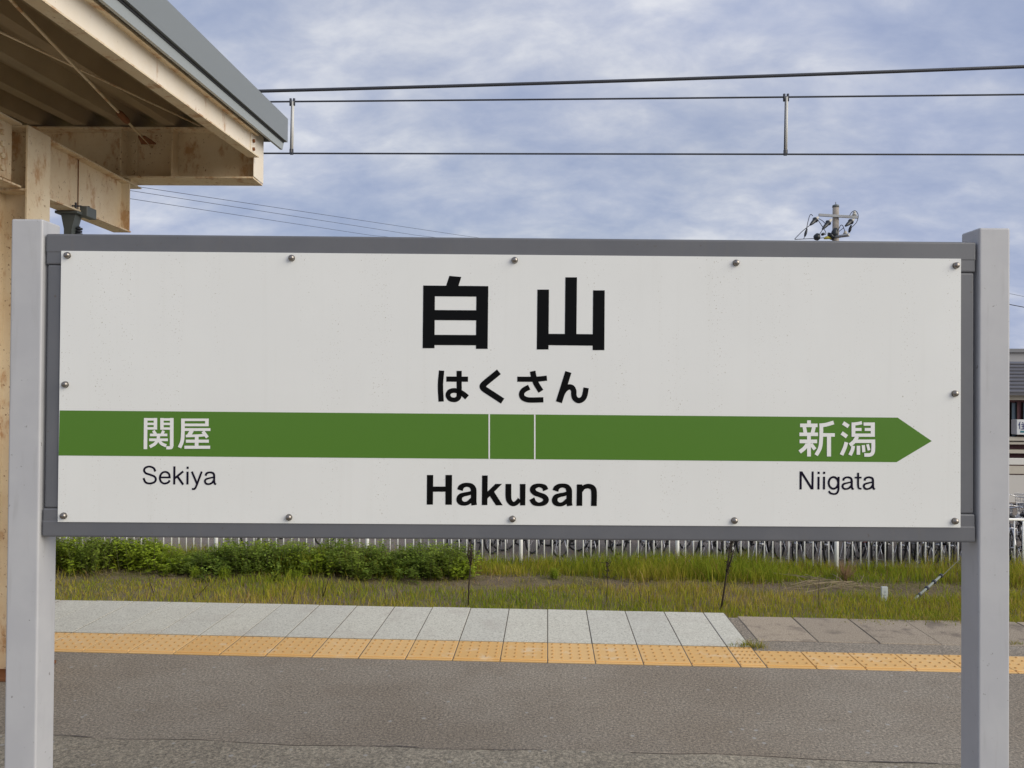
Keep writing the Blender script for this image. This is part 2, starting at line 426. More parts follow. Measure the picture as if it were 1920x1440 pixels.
p = MB(); p.box(-1.4085, 1.409, 0, .0029, 1.2755, 2.1195, .0006, 1); panel = p.build('name_panel', M_PANEL, sign)
# bolts
bm_ = MB()
bm_.tube([(0, .001, 0), (0, -.0016, 0)], .0105, 16)
prof = [(.0098, -.001), (.0098, -.006), (.0085, -.0095), (.0055, -.012), (.0022, -.0128)]
bm_.tube([(0, y, 0) for r, y in prof], [r for r, y in prof], 14)
b0 = bm_.build('bolt', M_STEEL, sign)
bp = [(127, 479), (547, 484), (965, 488), (1380, 493), (1792, 498), (123, 721), (1790, 738), (120, 967), (542, 970), (961, 973), (1377, 976), (1790, 977)]
for i, q in enumerate(bp):
    o = b0 if i == 0 else b0.copy()
    if i: C.objects.link(o); o.parent = sign
    x, z = sg(*q); o.location = (x, 0, z); o.rotation_euler = (0, rng.uniform(0, 6), 0)

def catmull(pts, n=7):
    P = [np.array(p, float) for p in pts]; P = [2*P[0]-P[1]] + P + [2*P[-1]-P[-2]]; o = []
    for i in range(1, len(P)-2):
        p0, p1, p2, p3 = P[i-1:i+3]
        for k in range(n):
            t = k/n
            o.append(.5*((2*p1)+(-p0+p2)*t+(2*p0-5*p1+4*p2-p3)*t*t+(-p0+3*p1-3*p2+p3)*t**3))
    o.append(P[-2]); return o
class Glyphs:
    """flat printed lettering traced as strokes and plates, every layer a hair above the last"""
    def __init__(s, base): s.mb = MB(); s.y = -base; s.o = (0, 0, 1)
    def org(s, x, y, k): s.o = (x, y, k); return s
    def P(s, x, y):
        X, Z = sg(s.o[0]+x/s.o[2], s.o[1]+y/s.o[2]); return (X, s.y, Z)
    def poly(s, *pts):
        s.y -= .00004; s.mb.poly([s.P(*p) for p in pts]); return s
    def st(s, wd, *pts, smooth=True, dx=0, dy=0, closed=False):
        s.y -= .00004
        P = [(p[0]+dx, p[1]+dy, p[2] if len(p) > 2 else wd) for p in pts]
        Q = catmull(P) if (smooth and len(P) > 2) else [np.array(p, float) for p in P]
        if closed: Q = Q + [Q[0]]
        lf, rt = [], []
        for i, q in enumerate(Q):
            if closed and i in (0, len(Q)-1): t = Q[1]-Q[-2]
            else: t = Q[min(i+1, len(Q)-1)]-Q[max(i-1, 0)]
            t = t[:2]/np.linalg.norm(t[:2]); nn = np.array([-t[1], t[0]])*q[2]/2
            lf.append(s.mb.bm.verts.new(s.P(*(q[:2]+nn)))); rt.append(s.mb.bm.verts.new(s.P(*(q[:2]-nn))))
        for i in range(len(Q)-1): s.mb.bm.faces.new((lf[i], lf[i+1], rt[i+1], rt[i]))
        return s
    def rect(s, x0, y0, x1, y1): return s.poly((x0, y0), (x1, y0), (x1, y1), (x0, y1))
    def done(s, name, m): return s.mb.build(name, m, panel)

# green band with arrow tip
G = Glyphs(.0004); G.poly((112, 769.5), (1683, 783), (1747, 827), (1681, 866.5), (110, 854)); G.done('green_band', M_GREEN)
G = Glyphs(.0009); G.poly((916, 776.6), (918.6, 776.6), (918.6, 860.4), (916, 860.4)); G.done('band_divider', M_LETW); G = Glyphs(.0009); G.poly((1001.4, 777.3), (1004, 777.3), (1004, 861.1), (1001.4, 861.1)); G.done('band_divider', M_LETW)
# main name, kanji
G = Glyphs(.0006).org(740, 490, 4.174)
G.poly((428, 114), (522, 122), (497, 200), (400, 200)).poly((224, 189), (733, 194), (733, 277), (224, 273))
G.poly((224, 189), (316, 190), (312, 680), (219, 680)).poly((640, 194), (733, 194), (728, 685), (636, 685))
G.poly((310, 381), (642, 383), (642, 462), (310, 460)).poly((308, 575), (642, 577), (642, 657), (308, 655))
G.done('kanji', M_BLACK)
G = Glyphs(.0006).org(740, 490, 4.174)
G.poly((1117, 221), (1208, 221), (1204, 690), (1112, 690)).poly((1336, 125), (1427, 125), (1422, 620), (1331, 620))
G.poly((1553, 227), (1644, 227), (1641, 695), (1549, 695)).poly((1200, 567), (1555, 570), (1553, 660), (1200, 656))
G.done('kanji', M_BLACK)
# kana
G = Glyphs(.0006).org(790, 680, 10.667)
G.st(108, (406, 158), (383, 450), (397, 778)).st(104, (500, 328), (935, 330))
G.st(104, (757, 163), (757, 400), (757, 600), (748, 690, 98), (700, 735, 96), (640, 742, 92), (570, 720, 95), (533, 650, 97), (565, 582, 97), (640, 556, 96), (720, 566, 96), (800, 600, 100), (860, 645, 108), (915, 695, 112))
G.st(122, (1552, 182), (1420, 290), (1290, 396), (1235, 450), (1226, 482), (1245, 515), (1310, 562), (1450, 652), (1627, 768))
G.org(950, 680, 10.667)
G.st(103, (213, 330), (480, 331), (640, 326), (805, 309)).st(112, (520, 170), (548, 300), (592, 420), (686, 572))
G.st(106, (452, 490), (370, 530), (315, 580), (298, 640), (325, 700), (400, 737), (500, 747), (735, 742))
G.st(126, (1235, 185), (1045, 790), smooth=False)
G.st(108, (1085, 690), (1120, 600), (1170, 530), (1240, 487), (1305, 498), (1340, 560), (1345, 650), (1368, 715), (1435, 757), (1515, 730), (1562, 650), (1590, 503))
G.done('kana_name', M_BLACK)
# romanised name, bold
G = Glyphs(.0006).org(780, 880, 10.667)
G.poly((220, 112), (346, 112), (340, 705), (215, 705)).poly((590, 112), (722, 112), (718, 708), (588, 708)).rect(335, 343, 595, 447)
def bold_a(dx=0, dy=0):
    G.st(110, (880, 415, 118), (900, 360, 112), (955, 320, 92), (1030, 309, 82), (1105, 330, 98), (1150, 395, 114), (1155, 500, 114), (1155, 640, 112), (1165, 716, 112), dx=dx, dy=dy)
    G.st(100, (1140, 452, 70), (1060, 482, 76), (960, 503, 82), (890, 535, 100), (864, 600, 114), (890, 658, 105), (960, 686, 80), (1040, 670, 80), (1120, 600, 80), dx=dx, dy=dy)
bold_a()
G.poly((1323, 122), (1436, 122), (1428, 714), (1317, 714)).poly((1590, 290), (1722, 290), (1430, 582), (1430, 445)).poly((1478, 533), (1562, 447), (1735, 718), (1600, 718))
G.org(950, 880, 10.667)
G.st(116, (36, 290), (36, 540), (58, 635, 108), (118, 690, 90), (190, 675, 88), (262, 600, 88)).poly((265, 292), (378, 292), (372, 720), (268, 720))
G.st(100, (782, 415, 112), (752, 352, 100), (655, 320, 74), (558, 345, 98), (520, 405, 112), (562, 468, 104), (650, 505, 96), (748, 545, 104), (788, 608, 114), (752, 668, 100), (650, 699, 74), (552, 668, 100), (503, 586, 112))
bold_a(97, 14)
G.poly((1405, 300), (1512, 300), (1512, 728), (1398, 728)).st(112, (1490, 430, 70), (1540, 360, 84), (1630, 334, 92), (1712, 362, 104), (1746, 435, 112), (1748, 600), (1745, 731))
G.done('romaji_name', M_BLACK)
# next station on the left end of the band, kanji in white
G = Glyphs(.0009).org(255, 770, 12)
S = lambda wd, *p: G.st(wd, *p, smooth=False)
S(80, (222, 165), (215, 865)); S(82, (808, 165), (806, 800)); G.st(70, (806, 770), (800, 822), (760, 834), (685, 834))
S(55, (185, 195), (480, 195)); S(52, (222, 297), (442, 297)); S(55, (222, 398), (480, 398)); S(78, (442, 165), (440, 425))
S(78, (588, 165), (588, 428)); S(55, (550, 198), (850, 198)); S(52, (588, 297), (808, 297)); S(52, (550, 402), (808, 402))
S(65, (395, 450), (448, 530)); S(65, (625, 450), (590, 530)); S(58, (318, 545), (710, 545)); S(60, (300, 655), (722, 655)); S(75, (510, 545), (505, 655))
G.st(70, (492, 660), (430, 745), (315, 812)); G.st(70, (518, 660), (580, 740), (685, 790))
S(55, (1020, 205), (1642, 205)); S(80, (1600, 180), (1600, 345)); S(60, (1060, 320), (1640, 320)); S(62, (1060, 425), (1680, 425))
G.st(82, (1062, 180), (1060, 480), (1045, 680), (985, 830)); S(90, (1265, 440), (1195, 560)); G.st(58, (1125, 570), (1400, 560), (1570, 545)); S(75, (1510, 465), (1612, 602))
S(85, (1372, 555), (1370, 830)); S(68, (1128, 685), (1645, 685)); S(68, (1095, 822), (1675, 822))
G.done('kanji_previous_stop', M_LETW)
G = Glyphs(.0009).org(1490, 780, 12)
S(85, (320, 98), (320, 200)); S(80, (120, 210), (512, 210)); S(80, (215, 245), (238, 380)); S(85, (430, 245), (400, 380)); S(78, (105, 412), (522, 412)); S(82, (108, 570), (502, 570))
S(85, (318, 430), (320, 910)); G.st(85, (285, 630), (220, 720), (110, 810)); S(80, (360, 630), (455, 750))
G.st(85, (552, 212), (700, 195), (875, 145)); G.st(85, (597, 178), (592, 520), (565, 720), (480, 880)); S(78, (600, 425), (900, 425)); S(92, (768, 430), (768, 910))
S(85, (1085, 155), (1210, 235)); S(85, (1053, 380), (1172, 465)); G.st(85, (1160, 590), (1120, 720), (1050, 875))
S(85, (1318, 145), (1318, 465)); G.st(70, (1280, 183), (1400, 172), (1508, 150)); S(66, (1320, 302), (1500, 302)); S(92, (1752, 145), (1752, 465)); S(72, (1545, 181), (1798, 181)); S(66, (1570, 302), (1755, 302)); S(72, (1275, 430), (1798, 430))
G.st(85, (1405, 460), (1330, 575), (1235, 655)); S(78, (1325, 567), (1805, 567)); G.st(85, (1762, 540), (1762, 740), (1745, 830), (1690, 872, 80), (1560, 876, 78))
G.st(80, (1315, 670), (1290, 770), (1240, 880)); S(78, (1428, 670), (1428, 870)); S(72, (1538, 655), (1550, 812)); S(62, (1632, 635), (1668, 770))
G.done('kanji_following_stop', M_LETW)
# neighbouring stations, light roman letters
def light_a(dx=0, dy=0):
    G.st(46, (1570, 382), (1592, 332), (1660, 307, 40), (1738, 326), (1762, 382), (1762, 500), (1776, 560), (1808, 574, 34), dx=dx, dy=dy)
    G.st(44, (1755, 415, 34), (1640, 440, 38), (1575, 465), (1555, 512), (1582, 560), (1640, 571, 40), (1710, 545), (1758, 485), dx=dx, dy=dy)
G = Glyphs(.0006).org(255, 860, 12)
G.st(46, (437, 287), (402, 215), (310, 178, 42), (220, 200), (184, 260), (222, 325), (320, 360), (418, 402), (448, 462), (418, 525), (320, 557, 44), (220, 532), (170, 436))
S(40, (540, 421), (782, 421)); G.st(45, (762, 440), (750, 355), (710, 312), (650, 297, 42), (580, 330), (540, 420), (560, 508), (620, 555, 42), (675, 555), (732, 530), (760, 486))
S(48, (867, 172), (862, 580)); S(46, (1065, 285), (875, 440)); S(50, (935, 400), (1065, 584)); S(48, (1163, 290), (1160, 580)); S(48, (1165, 178), (1164, 230))
S(46, (1260, 290), (1378, 570)); G.st(44, (1483, 290), (1420, 455), (1355, 625), (1318, 678), (1262, 682)); light_a()
G.done('romaji_previous_stop', M_NAVY)
G = Glyphs(.0006).org(1490, 870, 12)
S(50, (135, 165), (133, 572)); S(46, (405, 168), (400, 572)); G.poly((110, 165), (170, 165), (425, 572), (365, 572))
for xx in (537, 661): S(47, (xx, 285), (xx-2, 572)); S(47, (xx+2, 172), (xx+2, 225))
G.st(46, *[(872+107*math.cos(2*math.pi*q/24), 424+131*math.sin(2*math.pi*q/24)) for q in range(24)], smooth=False, closed=True)
G.st(44, (988, 285), (986, 430), (984, 570), (965, 632), (925, 668), (865, 672, 40), (800, 652), (768, 606)); light_a(-479, -10); light_a(0, -10)
G.st(44, (1427, 195), (1426, 350), (1427, 490), (1447, 545, 40), (1502, 557, 38)); S(38, (1350, 305), (1503, 305))
G.done('romaji_following_stop', M_NAVY)

# ================================================================== CANOPY (own frame, turned 2 degrees like the sign)
CA = R(2.0)
cb = Vector((-2.99, 4.752, 0))
crot = Matrix.Rotation(CA, 3, 'Z')
canopy = empty('platform_canopy', crot @ cb, CA, label='cream painted rusty steel platform roof with blue grey fascia', cat='canopy')
class CB(MB):
    def build(s, name, mats, parent=None, **k):
        bmesh.ops.translate(s.bm, verts=list(s.bm.verts), vec=-cb); return MB.build(s, name, mats, parent or canopy, **k)
SL = .056
zr = lambda y, z0, y0: z0 + SL*(y-y0)
# column: H section, flanges facing along the platform
p = CB(); p.box(-2.902, -2.888, 4.639, 4.866, .02, 3.232, .002, 1); p.box(-3.102, -3.088, 4.639, 4.866, .02, 3.232, .002, 1); p.box(-3.0885, -2.9015, 4.748, 4.757, .02, 3.22)
col = p.build('column', M_RUSTY)
p = CB(); p.box(-3.15, -2.84, 4.59, 4.915, .0005, .02, .003, 1); p.build('base_plate', M_RUST)
for z in (2.855, 3.226):
    p = CB(); p.box(-3.087, -2.904, 4.643, 4.862, z-.006, z+.006); p.build('stiffener', M_RUSTY)
# cantilever beam both ways
def ibeam(name, xc, y0, y1, zb, zt, fw, tf, tw, m, dz0=0, dz1=0):
    q = CB()
    for (xa, xb, a, b) in ((xc-fw/2, xc+fw/2, 0, tf), (xc-fw/2, xc+fw/2, 1, tf), (xc-tw/2, xc+tw/2, 2, 0)):
        if a == 0: lo, hi = zb, zb+tf
        elif a == 1: lo, hi = zt-tf, zt
        else: lo, hi = zb+tf-.001, zt-tf+.001
        vs = [(xa, y0, lo+dz0), (xb, y0, lo+dz0), (xb, y0, hi+dz0), (xa, y0, hi+dz0)]
        ve = [(xa, y1, lo+dz1), (xb, y1, lo+dz1), (xb, y1, hi+dz1), (xa, y1, hi+dz1)]
        va = [q.bm.verts.new(v) for v in vs]; vb = [q.bm.verts.new(v) for v in ve]
        fs_ = [q.bm.faces.new(va), q.bm.faces.new(vb[::-1])]
        for i in range(4): j = (i+1) % 4; fs_.append(q.bm.faces.new((va[i], vb[i], vb[j], va[j])))
        if a < 2 and isinstance(m, list):
            for f in fs_: f.material_index = 1
    return q.build(name, m)
beam = ibeam('cantilever_beam', -2.985, 4.87, 5.95, 2.862, 3.238, .13, .010, .009, M_RUSTY)
ibeam('cantilever_beam', -2.985, 2.3, 4.633, 2.862, 3.238, .13, .010, .009, M_RUSTY)
p = CB(); p.box(-3.05, -2.92, 5.92, 5.93, 2.874, 3.226); p.build('stiffener', M_RUSTY)
p = CB(); p.box(-2.979, -2.971, 4.44, 4.62, 2.90, 3.20, .001, 1); gus = p.build('splice_plate', M_RUSTY)
for i in range(4):
    p = CB(); p.tube([(-2.972, 4.53, 2.95+i*.068), (-2.957, 4.53, 2.95+i*.068)], .017, 6); p.build('bolt', M_RUSTY, gus)
p = CB(); p.box(-3.05, -2.92, 5.951, 6.11, 3.229, 3.2375); p.build('seat_plate', M_RUSTY)
p = CB(); p.box(-3.05, -2.92, 5.935, 6.05, 3.2385, 3.2615); p.build('packing_plate', M_RUSTY)
# longitudinal beams (their flange lies along the platform)
def lbeam(y0, y1, zb, zt):
    q = CB(); yc = (y0+y1)/2
    q.box(-12, -1.992, y0, y1, zb, zb+.012); q.box(-12, -1.992, y0, y1, zt-.012, zt); q.box(-12, -1.992, yc-.005, yc+.005, zb+.011, zt-.011)
    return q.build('edge_beam', M_RUSTY)
EB = lbeam(5.90, 6.125, 3.262, 3.64); lbeam(2.3, 2.52, 3.045, 3.40)
p = CB(); p.box(-1.9915, -1.985, 5.905, 6.12, 3.276, 3.627, .001, 1); p.build('end_plate', M_CREAM_SUNLIT)
for x in (-2.6, -2.985, -5, -7, -9):
    p = CB(); p.box(x-.006, x+.006, 5.905, 6.007, 3.275, 3.627); p.build('stiffener', M_RUSTY, EB)
p = CB(); p.box(-3.06, -2.90, 5.9985, 6.0065, 3.29, 3.60); spl = p.build('splice_plate', M_RUSTY)
for bx in (-3.03, -2.93):
    for k in range(4):
        p = CB(); p.tube([(bx, 5.999, 3.325+.08*k), (bx, 5.985, 3.325+.08*k)], .016, 6); p.build('bolt', M_RUSTY, spl)
# gable rafters
RZ0 = lambda y: zr(y, 3.405, 5.75)
def rafter(x, m):
    return ibeam('rafter', x, 2.2, 5.895, 3.405, 3.578, .078, .009, .007, m, SL*(2.2-5.75), SL*(5.895-5.75))
raf = rafter(-1.985, [M_CREAM_SUNLIT, M_RUSTY])
p = CB(); p.box(-1.980, -1.974, 5.80, 5.90, 3.43, 3.57); cl = p.build('cleat', M_CREAM_SUNLIT)
for z in (3.46, 3.52):
    p = CB(); p.tube([(-1.975, 5.84, z), (-1.960, 5.84, z)], .013, 6); p.build('bolt', M_RUST, cl)
p = CB(); p.prism([Vector((-1.99, y_, zr(y_, z_, 5.75))) for y_, z_ in ((2.2, 3.579), (5.895, 3.579), (5.895, 3.642), (2.2, 3.642))], (.012, 0, 0)); p.build('closure_strip', M_CREAM_SUNLIT)
for x in (-5.4, -8.8): rafter(x, M_RUSTY)
# folded-plate roof sheet, ribs run outwards
q = CB(); prof = []
x = -1.905; pw = .335
while x > -12:
    prof += [(x, 0), (x-.085, 0), (x-.125, .10), (x-.295, .10)]
    x -= pw
y0, y1 = 1.9, 6.33
A_ = [q.bm.verts.new((a, y0, zr(y0, 3.644, 5.75)+b)) for a, b in prof]; B_ = [q.bm.verts.new((a, y1, zr(y1, 3.644, 5.75)+b)) for a, b in prof]
A2 = [q.bm.verts.new((a, y0, zr(y0, 3.648, 5.75)+b)) for a, b in prof]; B2 = [q.bm.verts.new((a, y1, zr(y1, 3.648, 5.75)+b)) for a, b in prof]
for i in range(len(prof)-1):
    q.bm.faces.new((A_[i], A_[i+1], B_[i+1], B_[i])); q.bm.faces.new((A2[i], A2[i+1], B2[i+1], B2[i]))
q.build('roof_sheet', M_DECK)
q = CB(); q.box(-12, -1.93, 6.335, 6.345, 3.67, 3.85); q.build('eave_trim', M_FASC)
# gable fascia: upper fascia, groove shade painted as a dark strip, and lower flashing
def strip(name, x0, x1, lo, hi, ya, yb, m, cut=0):
    q = CB()
    pr = [(x0, ya, zr(ya, lo, 6.35)), (x0, yb-cut, zr(yb, lo, 6.35)), (x0, yb, zr(yb, hi, 6.35)), (x0, ya, zr(ya, hi, 6.35))]
    q.prism([Vector(v) for v in pr], (x1-x0, 0, 0)); return q.build(name, m)
strip('fascia', -1.902, -1.870, 3.672, 3.860, 1.9, 6.36, M_FASC, .0)
strip('fascia_groove_shade', -1.906, -1.888, 3.656, 3.677, 1.9, 6.32, M_GROOVE_SHADE)
strip('flashing', -1.912, -1.893, 3.596, 3.658, 1.9, 6.33, M_FASC2, .03)
zt_ = lambda y: zr(y, 3.855, 6.35)
q = CB(); q.poly([(-1.90, 1.9, zt_(1.9)), (-1.90, 6.355, zt_(6.355)), (-12, 6.355, zt_(6.355)), (-12, 1.9, zt_(1.9))])
q.build('roof_top', M_FASC)
# brace rods in the roof plane
def cpt(px, py, z):
    r = crot.inverted() @ ray(px, py); return Vector((0, 0, EYE)) + r*((z-EYE)/r.z)
def cptY(px, py, y):
    r = crot.inverted() @ ray(px, py); return Vector((0, 0, EYE)) + r*(y/r.y)
b1 = cptY(285, 276, 5.99); d1 = cpt(20, 0, 3.40)
q = CB(); q.tube([b1, b1+(d1-b1)*1.7], .008, 8); rod = q.build('brace_rod', M_RUSTY)
t0 = b1+(d1-b1)*.26; t1 = b1+(d1-b1)*.35
q = CB(); q.tube([t0+(t1-t0)*k for k in (0, .1, .25, .75, .9, 1)], [.010, .020, .023, .023, .020, .010], 8); q.build('turnbuckle', M_RUST, rod)
q = CB(); e0 = b1+(d1-b1)*.04; e1 = b1+(d1-b1)*.12
q.prism([e0+Vector((-.055, 0, .006)), e0+Vector((.055, 0, .006)), e1+Vector((.025, 0, .006)), e1+Vector((-.025, 0, .006))], (0, 0, -.012)); q.build('gusset', M_RUST, rod)
b2 = cptY(375, 236, 5.88); d2 = cpt(0, 60, 3.47)
q = CB(); q.tube([b2, b2+(d2-b2)*1.6], .006, 8); q.build('brace_rod', M_RUSTY)
# thin wire down the beam web
q = CB(); wt = [cptY(150+(158-150)*t_, 292+(392-292)*t_, 5.33) for t_ in (0, .12, .4, .7, 1)]
q.tube([(-2.975, p_.y, p_.z) for p_ in wt], .003, 6); q.build('earth_wire', M_RUST)

# grey clamp hanging from the cantilever beam
kb = crot @ Vector((-2.985, 5.28, 2.862))
clamp = empty('hanging_bracket', kb, CA, label='dark grey clamp bracket hanging under the rusty canopy beam', cat='bracket')
clamp.scale = (.85, .85, .92)
q = MB(); q.box(-.09, .09, -.085, .085, -.022, -.002, .003, 1); q.build('clamp_plate', M_GREYM, clamp)
q = MB(); q.box(.066, .125, -.015, .125, -.03, .045, .004, 1); q.build('clamp_jaw', M_GREYM, clamp)
q = MB(); q.tube([(.055, -.05, .008), (.055, -.05, .06)], .008, 6); q.tube([(.03, -.06, .035), (.09, -.03, .04)], .006, 6); q.build('clamp_bolt', M_WIRE, clamp)
q = MB(); q.tube([(.1, .05, .045), (.1, .05, .056)], .010, 6); q.build('clamp_bolt', M_WIRE, clamp)
q = MB(); q.prism([Vector((-.055, -.06, -.022)), Vector((.06, -.06, -.022)), Vector((.03, -.06, -.13)), Vector((.028, -.06, -.36)), (-.028, -.06, -.36), (-.03, -.06, -.13)], (0, .09, 0)); q.build('stem', M_GREYM, clamp)
q = MB()
for i in range(5): q.tube([(.05, .01, -.11-i*.02), (.05, .01, -.122-i*.02)], .026-.003*(i % 2), 10)
q.tube([(.05, .01, -.1), (.05, .01, -.26)], .010, 8); q.build('insulator', M_WIRE, clamp)

# ================================================================== OVERHEAD LINE
def wire(name, pts, r, m, label, cat='wire', n=6, group=None):
    q = MB(); q.tube(pts, r, n); return tag(q.build(name, m), label, cat, group)
YT = 7.75
def span(pxa, pya, pxb, pyb, y, ext=45):
    A, B = onY(pxa, pya, y), onY(pxb, pyb, y); d = (B-A)
    def at(x): t = (x-A.x)/d.x; return A + d*t
    return at
cw = span(485, 287.5, 1920, 290, YT)
A_ = cw(-30); B_ = cw(30)
wire('contact_wire', [(x, YT, cw(0).z + (cw(10).z-cw(0).z)*x/10) for x in (-40, 0, 40)], .0085, M_WIRE, 'lowest straight black overhead contact wire held by the two droppers', 'wire')
mwp = []
pm = [(500, 191), (960, 186.5), (1473, 182.5), (1920, 177)]
pm3 = [onY(a, b, YT) for a, b in pm]
zfit = np.polyfit([v.x for v in pm3], [v.z for v in pm3], 2)
mz = lambda x: float(np.polyval(zfit, x))
wire('messenger_wire', [(x, YT, mz(x)) for x in np.linspace(-18, 18, 37)], .0085, M_WIRE, 'thin black messenger wire carrying the two droppers', 'wire')
for px, pyb in ((547, 286), (1473, 286)):
    x = onY(px, 240, YT).x; zb = cw(x).z; zt = mz(x)
    dr = empty('catenary_dropper', (x, YT, zb), 0, label='pale slim dropper strap above the %s' % ('tip of the canopy roof' if px < 900 else 'concrete utility pole'), cat='dropper', group='droppers on the overhead line')
    q = MB(); q.tube([(.004, 0, .01), (.010, 0, zt-zb)], .0135, 8); q.build('strap', M_DROP, dr)
    q = MB(); q.tube([(-.012, 0, .02), (-.004, 0, zt-zb)], .005, 6); q.build('rod', M_WIRE, dr)
    q = MB(); q.box(-.018, .018, -.012, .012, -.012, .045, .004, 1); q.build('clip', M_WIRE, dr)
    q = MB(); q.tube([(-.014, 0, zt-zb-.04), (-.014, 0, zt-zb+.03)], .012, 8); q.tube([(.020, 0, zt-zb-.04), (.020, 0, zt-zb+.03)], .012, 8); q.build('hook', M_WIRE, dr)
YF = 7.1
pf = [onY(a, b, YF) for a, b in ((485, 171), (960, 158), (1440, 142.5), (1920, 125))]
zf = np.polyfit([v.x for v in pf], [v.z for v in pf], 2)
wire('feeder_cable', [(x, YF, float(np.polyval(zf, x))) for x in np.linspace(-16, 16, 33)], .0155, M_WIRE2, 'thick dark feeder cable, topmost and rising above the other overhead wires', 'cable', 8)

# ================================================================== UTILITY POLE
YP = 27.0
pt = onY(1567, 386, YP); kx = YP/F
pole = empty('utility_pole', (pt.x, YP, GZ), 0, label='concrete utility pole with crossarm, insulators and looping jumper cables', cat='pole')
def pp(px, py, dy=0):
    v = onY(px, py, YP+dy); return (v.x-pt.x, v.y-YP, v.z-GZ)
M_CONC = MT('pole_concrete', .85); g_ = M_CONC.noise(6, 5, .65); M_CONC.col(M_CONC.mix(M_CONC.mask(g_, .35, .65), (.30, .26, .22), (.40, .365, .32))); M_CONC = M_CONC.m
zt = pt.z-GZ
q = MB(); q.tube([(0, 0, -.3), (0, 0, zt)], [.17, .098], 16); q.build('shaft', M_CONC, pole)
q = MB(); q.tube([(0, 0, zt-.05), (0, 0, zt+.02), (0, 0, zt+.05)], [.112, .105, .03], 14); q.tube([(0, 0, zt+.04), (0, 0, zt+.13)], .012, 6); q.build('cap', mat('pole_cap', (.15, .17, .17), .6), pole)
M_ARM = mat('galvanised_arm', (.36, .37, .38), .5, .4)
a0, a1 = pp(1533, 404.5), pp(1606, 409)
q = MB(); q.prism([Vector(a0)+Vector((0, -.16, -.04)), Vector(a1)+Vector((0, -.16, -.04)), Vector(a1)+Vector((0, -.16, .04)), Vector(a0)+Vector((0, -.16, .04))], (0, .075, 0)); q.build('crossarm', M_ARM, pole)
a0, a1 = pp(1559, 446, -.2), pp(1592, 440, -.9)
q = MB(); q.tube([a0, a1], .05, 4); q.tube([pp(1548, 446), pp(1592, 441)], .05, 4); q.build('crossarm', M_ARM, pole)
M_INS = mat('insulator_dark', (.02, .025, .03), .35); M_CER = mat('insulator_ceramic', (.55, .53, .47), .35)
def strain(xa, ya, xb, yb):
    A, B = Vector(pp(xa, ya, -.2)), Vector(pp(xb, yb, -.5)); d = B-A
    q = MB(); q.tube([A, A+d*.3], .03, 8); q.tube([A+d*.12, A+d*.34], .052, 8); q.build('insulator_cap', M_CER, pole)
    q = MB(); q.tube([A+d*k for k in (.3, .36, .40, .7, .98, 1)], [.035, .10, .075, .06, .03, .015], 10); q.build('insulator', M_INS, pole)
strain(1534, 407, 1519, 422); strain(1559, 411, 1542, 430); strain(1601, 411, 1585, 424)
def pin(x, y0, y1):
    q = MB(); q.tube([pp(x, y0), pp(x, y1)], .02, 6)
    for k, r in ((.25, .06), (.5, .08), (.8, .055)):
        c = Vector(pp(x, y0+(y1-y0)*k)); q.tube([c-Vector((0, 0, .03)), c+Vector((0, 0, .03))], [r, r*.7], 10)
    q.build('pin_insulator', M_CER, pole)
pin(1602, 408, 396); pin(1585, 442, 433)
for k, (x, y, a, b) in enumerate(((1511, 436, .045, .13), (1594, 429, .05, .12), (1532, 444, .12, .10), (1565, 437, .12, .16), (1543, 439, .05, .05), (1558, 443, .16, .06))):
    c = Vector(pp(x, y, -.25)); q = MB(); d = Vector((.035, 0, b)) if k < 4 else Vector((.05, 0, b*.6)); q.tube([c-d, c-d*.3, c+d*.3, c+d], [a*.6, a, a*.9, a*.5], 8); q.build('cable_clamp', M_INS, pole)
q = MB(); q.tube([pp(1545, 447, -.3), pp(1552, 445.5, -.3), pp(1559, 446.5, -.3)], [.03, .05, .03], 8); q.build('cable_cover', mat('cover_yellow', (.55, .48, .05), .5), pole)
jump = [[(1490, 448), (1505, 433), (1519, 422)], [(1507, 448), (1511, 436), (1514, 420), (1518, 405), (1521, 402), (1524, 405)], [(1532, 410), (1540, 422), (1548, 435), (1547, 440), (1541, 437)],
        [(1535, 410), (1542, 414), (1548, 420)], [(1535, 442), (1542, 431)], [(1571, 433), (1576, 423), (1580, 423), (1584, 433)], [(1573, 434), (1582, 427)],
        [(1593, 404), (1597, 398), (1603, 395), (1608, 400), (1609, 408), (1605, 418), (1595, 428)], [(1490, 449), (1520, 447.5), (1532, 447), (1558, 444.5)]]
for j in jump:
    P3 = catmull([pp(x, y, -.3) for x, y in j], 5); q = MB(); q.tube([tuple(v) for v in P3], .012, 5); q.build('jumper_cable', M_WIRE, pole)
# three service wires falling away behind the canopy, and two behind the right post
for i, (x0, y0, x1, y1) in enumerate(((-200, 281, 862, 441), (-200, 288, 780, 441), (-200, 305, 694, 441))):
    A, B = onY(x0, y0, 24-i*.5), onY(x1, y1, 55); D = onY(1300, y1+60, 90)
    pts_ = [A.lerp(B, t)-Vector((0, 0, .0)) for t in (0, .25, .5, .75, 1)]
    wire('power_line', [*pts_, D], .011, M_WIRE, 'thin power line running down behind the canopy beam towards the name board', 'wire', 5, 'power lines behind the canopy')
for (ya, yb, r) in ((543, 557, .006), (566.5, 577, .013)):
    A = onY(1567, ya-58, YP); B = onY(1925, yb, YP-1); D = onY(2300, yb+62, YP-2)
    wire('service_wire', [A, B, D], r, M_WIRE, '%s service wire above the shop roof by the name board post' % ('faint' if r < .01 else 'darker'), 'wire', 5)

